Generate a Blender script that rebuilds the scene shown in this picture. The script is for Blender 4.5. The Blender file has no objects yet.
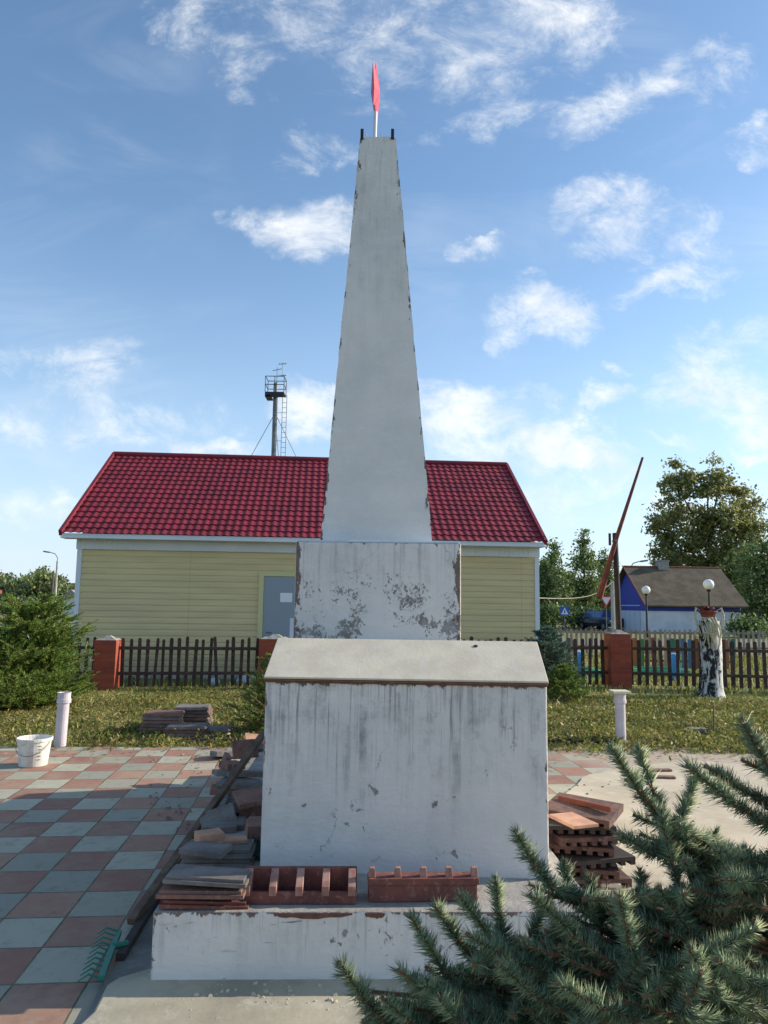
import bpy, math, random
import numpy as np
from mathutils import Vector, Matrix
random.seed(7); RNG = np.random.default_rng(7)
PI = math.pi
sc = bpy.context.scene
COL = sc.collection
# ------------------------------------------------------------------ camera
F = 760.0; PW, PH = 768, 1024; EYE = 1.6
p = math.atan(94 / F); rl = math.radians(0.75)
R_ = Vector((1, 0, 0)); U_ = Vector((0, -math.sin(p), math.cos(p))); FW = Vector((0, math.cos(p), math.sin(p)))
EX = R_ * math.cos(rl) + U_ * math.sin(rl); EY = -R_ * math.sin(rl) + U_ * math.cos(rl)
def ray(px, py): return EX * ((px - PW / 2) / F) + EY * (-(py - PH / 2) / F) + FW
def G(px, py, z=0.0):                       # point of a horizontal level seen at a pixel
    d = ray(px, py); t = (z - EYE) / d.z
    return Vector((d.x * t, d.y * t, z))
def D(px, py, Y):                           # point at a distance Y seen at a pixel
    d = ray(px, py); t = Y / d.y
    return Vector((d.x * t, Y, EYE + d.z * t))
cam = bpy.data.cameras.new('camera'); co = bpy.data.objects.new('camera', cam); COL.objects.link(co)
cam.sensor_fit = 'VERTICAL'; cam.sensor_height = 24; cam.lens = F / PH * 24
cam.clip_start = 0.05; cam.clip_end = 4000
m3 = Matrix((EX, EY, -FW)).transposed()
co.matrix_world = Matrix.Translation((0, 0, EYE)) @ m3.to_4x4()
sc.camera = co

# ------------------------------------------------------------------ colour + node helpers
def s2l(c):
    c /= 255.0
    return c / 12.92 if c <= 0.04045 else ((c + 0.055) / 1.055) ** 2.4
def C(r, g, b): return (s2l(r), s2l(g), s2l(b), 1)
class NT:
    def __init__(s, tree): s.t = tree; s.L = tree.links
    def new(s, typ, **kw):
        n = s.t.nodes.new(typ)
        for k, v in kw.items(): setattr(n, k, v)
        return n
    def put(s, sock, v):
        if v is None: return
        if isinstance(v, bpy.types.NodeSocket): s.L.new(v, sock)
        else: sock.default_value = v
    def m(s, op, a, b=None, c=None, clamp=False):
        n = s.new('ShaderNodeMath', operation=op); n.use_clamp = clamp
        s.put(n.inputs[0], a); s.put(n.inputs[1], b)
        if c is not None: s.put(n.inputs[2], c)
        return n.outputs[0]
    def vm(s, op, a, b=None):
        n = s.new('ShaderNodeVectorMath', operation=op); s.put(n.inputs[0], a); s.put(n.inputs[1], b)
        return n.outputs['Value'] if op in ('LENGTH', 'DOT_PRODUCT') else n.outputs[0]
    def noise(s, vec, scale=5, detail=6, rough=0.6, dist=0, col=False):
        n = s.new('ShaderNodeTexNoise'); s.put(n.inputs['Vector'], vec)
        n.inputs['Scale'].default_value = scale; n.inputs['Detail'].default_value = detail
        n.inputs['Roughness'].default_value = rough; n.inputs['Distortion'].default_value = dist
        return n.outputs['Color' if col else 'Fac']
    def scale(s, vec, sc_, loc=(0, 0, 0), rot=(0, 0, 0)):
        n = s.new('ShaderNodeMapping'); s.put(n.inputs['Vector'], vec)
        n.inputs['Scale'].default_value = sc_; n.inputs['Location'].default_value = loc; n.inputs['Rotation'].default_value = rot
        return n.outputs[0]
    def rng(s, v, a, b, c=0.0, d=1.0, smooth=True):
        n = s.new('ShaderNodeMapRange'); n.interpolation_type = 'SMOOTHSTEP' if smooth else 'LINEAR'
        s.put(n.inputs[0], v)
        for i, q in enumerate((a, b, c, d)): s.put(n.inputs[i + 1], q)
        return n.outputs[0]
    def mix(s, f, a, b, mode='MIX'):
        n = s.new('ShaderNodeMix', data_type='RGBA', blend_type=mode)
        s.put(n.inputs[0], f); s.put(n.inputs[6], a); s.put(n.inputs[7], b)
        return n.outputs[2]
    def ramp(s, f, stops, const=False):
        n = s.new('ShaderNodeValToRGB'); s.put(n.inputs[0], f); r = n.color_ramp
        if const: r.interpolation = 'CONSTANT'
        while len(r.elements) < len(stops): r.elements.new(0.5)
        for e, (q, c) in zip(r.elements, stops): e.position = q; e.color = c
        return n.outputs[0]
    def sep(s, v):
        n = s.new('ShaderNodeSeparateXYZ'); s.put(n.inputs[0], v); return n.outputs
    def obj(s): return s.new('ShaderNodeTexCoord').outputs['Object']
    def pos(s): return s.new('ShaderNodeNewGeometry').outputs['Position']
    def isl(s): return s.new('ShaderNodeNewGeometry').outputs['Random Per Island']
    def bump(s, h, strength=0.3, dist=0.01):
        n = s.new('ShaderNodeBump'); n.inputs['Strength'].default_value = strength; n.inputs['Distance'].default_value = dist
        s.put(n.inputs['Height'], h); return n.outputs[0]
def mat(name, fn=None, col=None, rough=0.8, metal=0.0, spec=None):
    m = bpy.data.materials.new(name); m.use_nodes = True
    n = NT(m.node_tree); b = m.node_tree.nodes['Principled BSDF']
    b.inputs['Roughness'].default_value = rough; b.inputs['Metallic'].default_value = metal
    if spec is not None: b.inputs['Specular IOR Level'].default_value = spec
    if col is not None: b.inputs['Base Color'].default_value = col
    if fn:
        r = fn(n)
        if isinstance(r, tuple):
            n.put(b.inputs['Base Color'], r[0])
            if r[1] is not None: n.put(b.inputs['Normal'], r[1])
            if len(r) > 2: n.put(b.inputs['Roughness'], r[2])
        else: n.put(b.inputs['Base Color'], r)
    return m
def weather(c1, c2, scale=6, bump=0.3, bscale=60, c3=None, amt=0.35, perisl=0.0):
    def fn(n):
        o = n.obj()
        c = n.mix(n.rng(n.noise(o, scale, 8), 0.35, 0.65), c1, c2)
        if c3: c = n.mix(n.m('MULTIPLY', n.rng(n.noise(o, scale * 3.1, 8, .7), 0.52, 0.66), amt), c, c3)
        if perisl: c = n.mix(perisl, c, n.ramp(n.isl(), [(0, (.35, .35, .35, 1)), (1, (1.3, 1.3, 1.3, 1))]), 'MULTIPLY')
        return c, n.bump(n.noise(o, bscale, 6), bump, 0.004)
    return fn
def leafmat(name, stops, trans=0.3, rough=0.6, nscale=0.8, lo=0.65):
    m = bpy.data.materials.new(name); m.use_nodes = True
    n = NT(m.node_tree); b = m.node_tree.nodes['Principled BSDF']; out = m.node_tree.nodes['Material Output']
    c = n.ramp(n.isl(), stops)
    c = n.mix(1.0, c, n.ramp(n.noise(n.obj(), nscale, 3), [(0.3, (lo, lo, lo, 1)), (0.7, (1.25, 1.25, 1.2, 1))]), 'MULTIPLY')
    n.put(b.inputs['Base Color'], c); b.inputs['Roughness'].default_value = rough; b.inputs['Specular IOR Level'].default_value = 0.25
    if trans:
        t = n.new('ShaderNodeBsdfTranslucent'); n.put(t.inputs[0], c)
        x = n.new('ShaderNodeMixShader'); x.inputs[0].default_value = trans
        n.L.new(b.outputs[0], x.inputs[1]); n.L.new(t.outputs[0], x.inputs[2]); n.L.new(x.outputs[0], out.inputs['Surface'])
    return m

# ------------------------------------------------------------------ mesh helpers
class MB:
    def __init__(s): s.v = []; s.f = []
    def add(s, vs, fs):
        k = len(s.v); s.v += [tuple(q) for q in vs]; s.f += [tuple(i + k for i in f) for f in fs]; return s
    def box(s, c, size, rz=0, rx=0, ry=0):
        hx, hy, hz = size[0] / 2, size[1] / 2, size[2] / 2
        M = Matrix.Translation(c) @ Matrix.Rotation(rz, 4, 'Z') @ Matrix.Rotation(ry, 4, 'Y') @ Matrix.Rotation(rx, 4, 'X')
        vs = [M @ Vector((x, y, z)) for z in (-hz, hz) for y in (-hy, hy) for x in (-hx, hx)]
        return s.add(vs, [(0, 2, 3, 1), (4, 5, 7, 6), (0, 1, 5, 4), (2, 6, 7, 3), (0, 4, 6, 2), (1, 3, 7, 5)])
    def b6(s, x0, x1, y0, y1, z0, z1): return s.box(((x0 + x1) / 2, (y0 + y1) / 2, (z0 + z1) / 2), (x1 - x0, y1 - y0, z1 - z0))
    def tube(s, pts, rad, n=10, cap=True):
        pts = [Vector(q) for q in pts]
        if not hasattr(rad, '__len__'): rad = [rad] * len(pts)
        vs = []; fs = []
        t = (pts[1] - pts[0]).normalized(); a = t.orthogonal().normalized()
        for i, q in enumerate(pts):
            t = (pts[min(i + 1, len(pts) - 1)] - pts[max(i - 1, 0)]).normalized()
            a = (a - t * a.dot(t)).normalized(); b = t.cross(a)
            for k in range(n):
                w = 2 * PI * k / n; vs.append(q + (a * math.cos(w) + b * math.sin(w)) * rad[i])
        for i in range(len(pts) - 1):
            for k in range(n):
                fs.append((i * n + k, i * n + (k + 1) % n, (i + 1) * n + (k + 1) % n, (i + 1) * n + k))
        if cap: fs.append(tuple(range(n))[::-1]); fs.append(tuple((len(pts) - 1) * n + k for k in range(n)))
        return s.add(vs, fs)
    def lathe(s, prof, c=(0, 0, 0), n=24):
        vs = []; fs = []
        for (r, z) in prof:
            for k in range(n):
                w = 2 * PI * k / n; vs.append((c[0] + r * math.cos(w), c[1] + r * math.sin(w), c[2] + z))
        for i in range(len(prof) - 1):
            for k in range(n): fs.append((i * n + k, i * n + (k + 1) % n, (i + 1) * n + (k + 1) % n, (i + 1) * n + k))
        return s.add(vs, fs)
    def prism(s, poly, z0, z1):
        n = len(poly)
        vs = [(x, y, z0) for x, y in poly] + [(x, y, z1) for x, y in poly]
        return s.add(vs, [tuple(range(n))[::-1], tuple(range(n, 2 * n))] + [(i, (i + 1) % n, n + (i + 1) % n, n + i) for i in range(n)])
    def frustum(s, c, b, t, z0, z1, off=(0, 0)):
        vs = [(c[0] + x * b, c[1] + y * b, z0) for x, y in ((-1, -1), (1, -1), (1, 1), (-1, 1))] + \
             [(c[0] + off[0] + x * t, c[1] + off[1] + y * t, z1) for x, y in ((-1, -1), (1, -1), (1, 1), (-1, 1))]
        return s.add(vs, [(3, 2, 1, 0), (4, 5, 6, 7), (0, 1, 5, 4), (1, 2, 6, 5), (2, 3, 7, 6), (3, 0, 4, 7)])
def tag(o, label=None, cat=None, group=None, kind=None):
    if label: o['label'] = label
    if cat: o['category'] = cat
    if group: o['group'] = group
    if kind: o['kind'] = kind
    return o
def link(name, me, m, parent=None, bevel=0, smooth=False):
    o = bpy.data.objects.new(name, me); COL.objects.link(o)
    if m: me.materials.append(m)
    if parent is not None: o.parent = parent
    if bevel:
        b = o.modifiers.new('bevel', 'BEVEL'); b.width = bevel; b.segments = 2; b.limit_method = 'ANGLE'
    if smooth:
        me.polygons.foreach_set('use_smooth', [True] * len(me.polygons))
    return o
def obj(name, mb, m, parent=None, world=False, bevel=0, smooth=False):
    vs = mb.v
    if world and parent is not None:
        root = parent; M = parent.matrix_basis.copy()
        while root.parent is not None: root = root.parent; M = root.matrix_basis @ M
        Mi = M.inverted(); vs = [tuple(Mi @ Vector(q)) for q in vs]
    me = bpy.data.meshes.new(name); me.from_pydata(vs, [], mb.f); me.update()
    return link(name, me, m, parent, bevel, smooth)
def npmesh(name, V, Fa, m, parent=None, origin=(0, 0, 0), flat=False):
    """V (n,3) world, Fa (k,q) index array with q = 3 or 4"""
    V = np.asarray(V, dtype=np.float32) - np.array(origin, dtype=np.float32)
    me = bpy.data.meshes.new(name); k, q = Fa.shape
    me.vertices.add(len(V)); me.vertices.foreach_set('co', V.ravel())
    me.loops.add(k * q); me.loops.foreach_set('vertex_index', Fa.astype(np.int32).ravel())
    me.polygons.add(k); me.polygons.foreach_set('loop_start', np.arange(0, k * q, q, dtype=np.int32))
    me.update(calc_edges=True)
    if flat: me.polygons.foreach_set('use_smooth', [False] * k)
    return link(name, me, m, parent)
def thing(name, label, cat, loc=(0, 0, 0), rz=0, group=None):
    o = bpy.data.objects.new(name, None); COL.objects.link(o)
    o.location = loc; o.rotation_euler = (0, 0, rz); o.empty_display_size = .1
    o.matrix_basis = Matrix.Translation(loc) @ Matrix.Rotation(rz, 4, 'Z')
    return tag(o, label, cat, group)
def struct(name, mb, m, kind='structure', **k):
    return tag(obj(name, mb, m, **k), kind=kind)
def copy_tree(o, parent=None):
    c = o.copy(); COL.objects.link(c); c.parent = parent
    for ch in list(o.children): copy_tree(ch, c)
    return c

# ------------------------------------------------------------------ world: sky, clouds, sun
SUN_EL, SUN_BACK = math.radians(23), math.radians(15)      # sun from the right, a little behind the monument
w = bpy.data.worlds.new('World'); sc.world = w; w.use_nodes = True
n = NT(w.node_tree); bg = w.node_tree.nodes['Background']
sky = n.new('ShaderNodeTexSky', sky_type='NISHITA'); sky.sun_disc = False
sky.sun_elevation = SUN_EL; sky.sun_rotation = PI / 2 - SUN_BACK
sky.altitude = 150; sky.air_density = 1.0; sky.dust_density = 0.6; sky.ozone_density = 2.2
gen = n.new('ShaderNodeTexCoord').outputs['Generated']
sx = n.sep(gen)
yy = n.m('MAXIMUM', sx[1], 0.02)
cu = n.m('DIVIDE', sx[0], yy); cv = n.m('DIVIDE', sx[2], yy)
cmb = n.new('ShaderNodeCombineXYZ'); n.put(cmb.inputs[0], cu); n.put(cmb.inputs[1], cv)
uv = cmb.outputs[0]
wn = n.vm('SUBTRACT', n.noise(uv, 9, 5, .6, col=True), (0.5, 0.5, 0.5))
wsc = n.new('ShaderNodeVectorMath', operation='SCALE'); n.put(wsc.inputs[0], wn); wsc.inputs['Scale'].default_value = 0.13
uvw = n.vm('ADD', uv, wsc.outputs[0])
clouds = [  # px, py, rx, ry, tilt(deg, + rises right), weight
    (400, 35, 260, 95, -8, .52), (555, 8, 85, 60, -10, 1.0), (215, 40, 100, 42, -38, .62), (300, 20, 140, 50, -20, .56), (470, 60, 120, 45, 20, .48),
    (300, 226, 85, 36, -6, .92), (475, 243, 34, 16, 0, .7), (340, 145, 80, 30, 10, .5), (485, 118, 70, 34, 25, .52),
    (640, 92, 125, 34, 24, .75), (715, 85, 45, 45, 40, .62), (757, 140, 38, 34, -20, .72), (640, 222, 95, 50, -16, .84), (665, 282, 75, 26, 8, .8),
    (530, 308, 68, 42, -10, .9), (712, 372, 95, 40, 38, .75), (750, 400, 50, 50, 20, .72), (602, 400, 42, 16, 4, .8), (608, 369, 20, 12, 0, .85),
    (120, 400, 170, 34, -16, .52), (140, 430, 62, 22, -10, .75), (30, 420, 100, 40, -10, .5), (40, 350, 110, 20, -5, .5), (215, 447, 60, 14, 0, .8),
    (465, 410, 100, 42, 2, 1.0), (312, 410, 48, 36, 0, .95), (540, 432, 60, 30, -8, .95), (590, 455, 90, 26, -8, .85), (675, 445, 40, 12, 0, .8), (750, 443, 30, 10, 0, .8),
    (640, 500, 260, 34, 0, .55), (40, 505, 130, 22, 0, .5), (500, 440, 110, 40, 0, .8)]
mask = None
for (px, py, rx, ry, tilt, wt) in clouds:
    d = ray(px, py); u0, v0 = d.x / d.y, d.z / d.y
    mp = n.new('ShaderNodeMapping', vector_type='TEXTURE'); n.put(mp.inputs['Vector'], uvw)
    mp.inputs['Location'].default_value = (u0, v0, 0); mp.inputs['Rotation'].default_value = (0, 0, math.radians(tilt))
    mp.inputs['Scale'].default_value = (rx / F * 1.15, ry / F * 1.15, 1)
    gr = n.new('ShaderNodeTexGradient', gradient_type='SPHERICAL'); n.put(gr.inputs[0], mp.outputs[0])
    q = n.m('MULTIPLY', n.m('POWER', gr.outputs['Fac'], 0.6), wt)
    mask = q if mask is None else n.m('MAXIMUM', mask, q)
front = n.rng(sx[1], 0.05, 0.2)
nz = n.noise(n.scale(uv, (1, 1.45, 1), rot=(0, 0, .25)), 9, 14, .70, .35)
back = n.m('MULTIPLY', n.rng(n.noise(n.scale(gen, (1, 1, 2.2)), 3, 8, .6), .5, .75), 0.8)
mask = n.m('ADD', n.m('MULTIPLY', mask, front), n.m('MULTIPLY', back, n.m('SUBTRACT', 1, front)))
dens = n.rng(n.m('ADD', n.m('MULTIPLY', mask, 0.95), n.m('MULTIPLY', n.m('SUBTRACT', nz, .5), 2.3)), .15, 1.15)
dens = n.m('MULTIPLY', dens, n.rng(mask, 0.02, 0.3))
shade = n.noise(uv, 13, 5, .6)
ccol = n.mix(n.rng(shade, .35, .65), (4.9, 5.2, 5.6, 1), (6.4, 6.4, 6.2, 1))
hor = n.rng(sx[2], -0.02, 0.5)
skyc = n.mix(1.0, sky.outputs[0], n.ramp(hor, [(0, (1.0, 1.07, 1.12, 1)), (0.5, (1.06, 1.16, 1.18, 1)), (1, (1.06, 1.15, 1.16, 1))]), 'MULTIPLY')
hz = n.m('POWER', n.rng(sx[2], .55, 0.0, 0, 1, False), 2.2)
skyc = n.mix(n.m('MULTIPLY', hz, .85), skyc, (3.95, 4.7, 5.6, 1))
veil = n.rng(n.noise(n.scale(uv, (1.0, 2.6, 1), rot=(0, 0, -.5)), 2.6, 10, .62, .8), .42, .72)
veil = n.m('MULTIPLY', n.m('MULTIPLY', veil, n.rng(n.noise(uv, 1.6, 3), .42, .6)), n.m('ADD', .06, n.m('MULTIPLY', front, .14)))
skyc = n.mix(veil, skyc, (5.2, 5.6, 6.0, 1))
skyc = n.mix(n.m('MULTIPLY', dens, 0.88), skyc, ccol)
n.put(bg.inputs[0], skyc); bg.inputs[1].default_value = 0.122
sl = bpy.data.lights.new('sun', 'SUN'); sl.energy = 4.2; sl.angle = math.radians(0.55); sl.color = (1.0, 0.91, 0.78)
so = bpy.data.objects.new('sun', sl); COL.objects.link(so)
to_sun = Vector((math.cos(SUN_EL) * math.cos(SUN_BACK), math.cos(SUN_EL) * math.sin(SUN_BACK), math.sin(SUN_EL)))
so.rotation_euler = to_sun.to_track_quat('Z', 'Y').to_euler()
vs = sc.view_settings; vs.view_transform = 'Standard'; vs.look = 'None'; vs.gamma = 1; vs.exposure = 0.62
sc.render.engine = 'CYCLES'

# ------------------------------------------------------------------ materials
def paint(hw, z0, z1, streak=0.5, peel=0.5, pz=0.5, pw=0.5, edge=0.05, top=0.0, seed=0.0, warm=0.0, cx=0.0, cracks=.6, base=(228, 220, 212), fs=17, hs=0.0):
    """whitewashed concrete: dirt streaks, peeled flakes and chipped edges, in the part's own frame"""
    def fn(n):
        o = n.scale(n.obj(), (1, 1, 1), loc=(seed, seed * .7, 0)); s = n.sep(n.obj())
        c = n.mix(n.rng(n.noise(o, 2.2, 6), .3, .7), C(*base), C(base[0] - 16, base[1] - 13, base[2] - 12))
        c = n.mix(n.m('MULTIPLY', n.rng(n.noise(n.scale(o, (9, 9, 22)), 1, 4), .5, .75), .25), c, C(236, 234, 226))
        h = n.rng(s[2], z0, z1, smooth=False)
        st = n.rng(n.noise(n.scale(o, (13, 13, .8)), 1, 6, .7), .47, .66)
        st2 = n.rng(n.noise(o, 5, 6, .7), .38, .62)
        st = n.m('MULTIPLY', n.m('MULTIPLY', st, st2), n.rng(h, .12, .92))
        c = n.mix(n.m('MULTIPLY', st, streak), c, C(98, 102, 98))
        dr = n.m('MULTIPLY', n.rng(n.noise(n.scale(o, (46, 46, 1.1), loc=(3, 1, 2)), 1, 5, .7), .53, .62), n.rng(n.m('ADD', h, n.m('MULTIPLY', n.m('SUBTRACT', n.noise(n.scale(o, (7, 7, .1)), 1, 3), .5), 1.1)), .45, 1.0))
        c = n.mix(n.m('MULTIPLY', dr, streak * .75), c, C(92, 94, 90))
        bl = n.m('MULTIPLY', n.rng(n.noise(o, 3.4, 9, .8), .48, .64), n.rng(h, .3, .95))
        c = n.mix(n.m('MULTIPLY', bl, streak * .55), c, C(128, 130, 122))
        if hs:
            sc_ = n.rng(n.noise(n.scale(o, (4, 4, 38)), 1, 5, .6), .66, .70)
            sc_ = n.m('MULTIPLY', sc_, n.rng(n.noise(o, 2.3, 3), .45, .55)); c = n.mix(n.m('MULTIPLY', sc_, hs), c, C(92, 74, 66))
            gb = n.m('MULTIPLY', n.rng(n.m('ADD', h, n.m('MULTIPLY', n.noise(o, 9, 6), .25)), .26, .12), .6); c = n.mix(gb, c, C(132, 120, 106))
        # flakes
        f = n.noise(n.scale(o, (1, 1, .8)), fs, 7, .68, .4)
        pm = n.rng(n.m('ABSOLUTE', n.m('SUBTRACT', h, pz)), pw, 0.0)
        pm = n.m('MULTIPLY', pm, n.rng(n.noise(o, 3.1, 3), .38, .62))
        thr = n.m('SUBTRACT', .78, n.m('MULTIPLY', pm, .27 * peel))
        fl = n.rng(f, thr, n.m('ADD', thr, .03))
        c = n.mix(n.m('MULTIPLY', fl, .85), c, n.mix(n.rng(n.noise(o, 30, 3), .4, .6), C(140, 136, 130), C(104, 96, 90)))
        # edges
        nz_ = n.m('ABSOLUTE', n.sep(n.new('ShaderNodeTexCoord').outputs['Normal'])[1]); ex = n.m('ABSOLUTE', n.m('SUBTRACT', s[0], n.m('MULTIPLY', h, cx)))
        if hasattr(hw, '__len__'): hwv = n.m('ADD', hw[0], n.m('MULTIPLY', h, hw[1] - hw[0]))
        else: hwv = hw
        de = n.m('SUBTRACT', hwv, ex); dz = n.m('SUBTRACT', z1, s[2])
        de = n.m('MINIMUM', de, n.m('ADD', dz, .012 + .2 * (1 - min(top, 1))))
        en = n.noise(n.scale(o, (1, 1, .35)), 22, 8, .7)
        em = n.m('MULTIPLY', n.m('GREATER_THAN', nz_, .5), 1.0); em = n.m('MULTIPLY', em, n.m('GREATER_THAN', n.m('MULTIPLY', n.m('SUBTRACT', en, .50), edge * 4), de))
        c = n.mix(n.m('MULTIPLY', em, .9), c, n.mix(n.rng(n.noise(o, 40, 3), .4, .6), C(116, 84, 70), C(84, 68, 62)))
        vo = n.new('ShaderNodeTexVoronoi', feature='DISTANCE_TO_EDGE'); n.put(vo.inputs['Vector'], n.vm('ADD', o, n.vm('MULTIPLY', n.noise(o, 3, 6, .7, col=True), (.35, .35, .35)))); vo.inputs['Scale'].default_value = 1.5
        ck = n.m('MULTIPLY', n.rng(vo.outputs['Distance'], .0035, .001), n.rng(n.noise(o, 2.7, 3), .52, .6))
        c = n.mix(n.m('MULTIPLY', ck, cracks), c, C(96, 92, 88))
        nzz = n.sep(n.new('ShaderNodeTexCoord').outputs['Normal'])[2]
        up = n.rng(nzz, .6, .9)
        c = n.mix(n.m('MULTIPLY', up, .8), c, n.mix(n.rng(n.noise(o, 5, 8, .7), .35, .65), C(150, 144, 132), C(112, 106, 98)))  # up-facing faces greyed: shade on the slab top put into the colour
        b = n.m('SUBTRACT', n.m('ADD', n.noise(o, 45, 6), n.m('MULTIPLY', n.noise(n.scale(o, (1, 1, 2.5)), 6, 4), 1.6)), n.m('MULTIPLY', n.m('MAXIMUM', n.m('MAXIMUM', fl, em), n.m('MULTIPLY', ck, cracks)), 1.5))
        return c, n.bump(b, .6, .007)
    return fn
BWH = (D(550, 780, 3.87) - D(264.5, 780, 3.87)).length / 2
M_slab = mat('slab_paint', paint(.95, 0, .29, .4, 1.0, .7, .6, .03, 1, 3.0, hs=.8), rough=.85)
M_block = mat('block_paint', paint(BWH, .28, 1.2, .82, .8, .3, .8, .035, 1, 0.0), rough=.85)
M_plinth = mat('plinth_paint', paint(.487, 1.25, 1.99,   .35, 1.3, .36, .8, .05, 1, 8.3, fs=60), rough=.85)
M_cap = mat('sloped_slab', weather(C(222, 208, 182), C(206, 192, 168), 5, .3, 60, C(212, 206, 192), .6), rough=.85)
M_edge = mat('rusty_edge', weather(C(120, 80, 64), C(92, 66, 56), 20), rough=.9)
M_star = mat('star_red', col=C(196, 30, 52), rough=.35)
M_rod = mat('rod_white', col=C(206, 206, 210), rough=.4)
M_black = mat('black_iron', col=C(28, 28, 32), rough=.5)
M_apron = mat('apron_concrete', weather(C(176, 166, 142), C(150, 142, 122), 2.5, .4, 40, C(190, 182, 164), .6), rough=.95)
M_pad = mat('cement_pad', weather(C(198, 184, 158), C(178, 164, 140), 1.6, .4, 50, C(206, 196, 176), .6), rough=.95)
def sidingfn(n):
    o = n.obj(); s = n.sep(o)
    c = n.mix(n.rng(n.noise(n.scale(o, (.6, 1, 6)), 1, 5), .35, .65), C(216, 196, 142), C(204, 184, 134))
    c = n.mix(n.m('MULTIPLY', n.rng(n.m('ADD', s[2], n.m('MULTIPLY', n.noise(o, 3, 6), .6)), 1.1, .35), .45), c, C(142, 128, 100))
    jn = n.m('LESS_THAN', n.m('PINGPONG', n.m('ADD', s[0], 1.3), 1.83), .006)
    return n.mix(n.m('MULTIPLY', jn, .3), c, C(120, 112, 84))
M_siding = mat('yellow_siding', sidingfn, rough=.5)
M_white = mat('white_trim', weather(C(222, 226, 230), C(212, 217, 222), 1), rough=.5)
M_roof = mat('red_metal', weather(C(134, 32, 46), C(114, 27, 40), 1.8, .02, 60, C(140, 70, 70), .3), rough=.6)
M_door = mat('door_grey', col=C(142, 152, 160), rough=.45)
M_frame = mat('door_frame', col=C(206, 198, 142), rough=.5)
M_paper = mat('paper', col=C(232, 232, 236), rough=.8)
M_brick = mat('red_brick', None)
def brickfn(mortar=C(150, 112, 96), a=C(168, 76, 48), b=C(142, 58, 38)):
    def fn(n):
        o = n.obj(); s = n.sep(o)
        cb = n.new('ShaderNodeCombineXYZ'); n.put(cb.inputs[0], n.m('ADD', s[0], s[1])); n.put(cb.inputs[1], s[2])
        t = n.new('ShaderNodeTexBrick'); n.put(t.inputs['Vector'], cb.outputs[0]); t.inputs['Scale'].default_value = 1
        t.inputs['Brick Width'].default_value = .25; t.inputs['Row Height'].default_value = .075; t.inputs['Mortar Size'].default_value = .006
        t.inputs['Color1'].default_value = a; t.inputs['Color2'].default_value = b; t.inputs['Mortar'].default_value = mortar
        c = n.mix(n.m('MULTIPLY', n.rng(n.noise(o, 7, 7), .45, .7), .5), t.outputs['Color'], C(122, 80, 62))
        return c, n.bump(n.m('SUBTRACT', n.noise(o, 60, 4), t.outputs['Fac']), .5, .006)
    return fn
M_brick = mat('painted_brick', brickfn(C(140, 70, 52)), rough=.8)
M_capc = mat('pillar_cap', weather(C(168, 164, 156), C(130, 126, 118), 12), rough=.9)
M_picket = mat('dark_picket', weather(C(84, 58, 48), C(60, 42, 36), 4, .4, 30, C(104, 84, 70), .6, .5), rough=.75)
M_picketgrey = mat('grey_picket', weather(C(158, 150, 140), C(128, 120, 110), 4), rough=.85)
M_wood = mat('old_wood', weather(C(112, 92, 74), C(84, 68, 54), 9, .5, 40, C(136, 116, 94), .5), rough=.9)
M_redwood = mat('red_wood', weather(C(132, 72, 52), C(104, 56, 42), 5), rough=.8)
M_darkwood = mat('dark_wood', weather(C(72, 60, 54), C(50, 42, 40), 5), rough=.85)
M_paver = mat('red_paver', weather(C(138, 100, 86), C(112, 82, 72), 9, .5, 60, C(160, 126, 110), .6), rough=.9)
M_pavertop = mat('pale_paver', weather(C(196, 150, 122), C(172, 128, 104), 9, .5, 60), rough=.9)
M_pavergrey = mat('grey_paver', weather(C(128, 122, 116), C(100, 94, 90), 8, .5, 60, C(140, 116, 104), .5), rough=.9)
M_tray = mat('tray_red', weather(C(126, 74, 64), C(100, 60, 54), 9, .4, 60, C(158, 116, 104), .6), rough=.85)
M_rib = mat('tray_rib', weather(C(176, 134, 118), C(146, 100, 86), 14), rough=.85)
M_plast = mat('white_pipe', weather(C(206, 196, 200), C(190, 180, 184), 6), rough=.5)
M_bucket = mat('bucket_plastic', weather(C(226, 224, 216), C(206, 202, 190), 6, .1, 20, C(172, 160, 140), .6), rough=.45)
M_mark = mat('bucket_marks', col=C(60, 62, 66), rough=.6)
M_green = mat('rake_plastic', col=C(36, 116, 96), rough=.45)
M_rag = mat('green_rag', weather(C(20, 70, 58), C(12, 44, 40), 20), rough=.8)
M_bluehouse = mat('blue_boards', weather(C(24, 48, 156), C(18, 38, 132), 3), rough=.6)
M_wash = mat('whitewash', weather(C(206, 212, 220), C(190, 197, 208), 1.2, .2, 20), rough=.9)
M_slate = mat('slate_roof', weather(C(104, 90, 72), C(80, 70, 56), 1.2, .3, 12, C(96, 104, 78), .6), rough=.95)
M_galv = mat('galvanised', weather(C(120, 122, 124), C(96, 98, 100), 3), rough=.5, metal=.3)
M_conc = mat('pole_concrete', weather(C(186, 182, 172), C(162, 158, 150), 5), rough=.9)
M_globe = mat('globe', col=C(240, 240, 236), rough=.3)
M_bark = mat('bark', weather(C(96, 84, 70), C(66, 56, 46), 8, .6, 30), rough=.95)
def birchfn(n):
    o = n.obj()
    c = n.mix(n.rng(n.noise(n.scale(o, (1, 1, .45)), 10, 8, .75, .8), n.m('SUBTRACT', .45, n.m('MULTIPLY', n.sep(o)[0], .35)), n.m('SUBTRACT', .53, n.m('MULTIPLY', n.sep(o)[0], .35))), C(34, 33, 32), C(200, 198, 192))  # bark blacker towards the left, its unlit side put into the colour
    return c, n.bump(n.noise(o, 18, 6), .7, .02)
M_birch = mat('birch_bark', birchfn, rough=.9)
M_spot = mat('clay', weather(C(150, 76, 50), C(116, 60, 44), 12), rough=.8)
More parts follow.
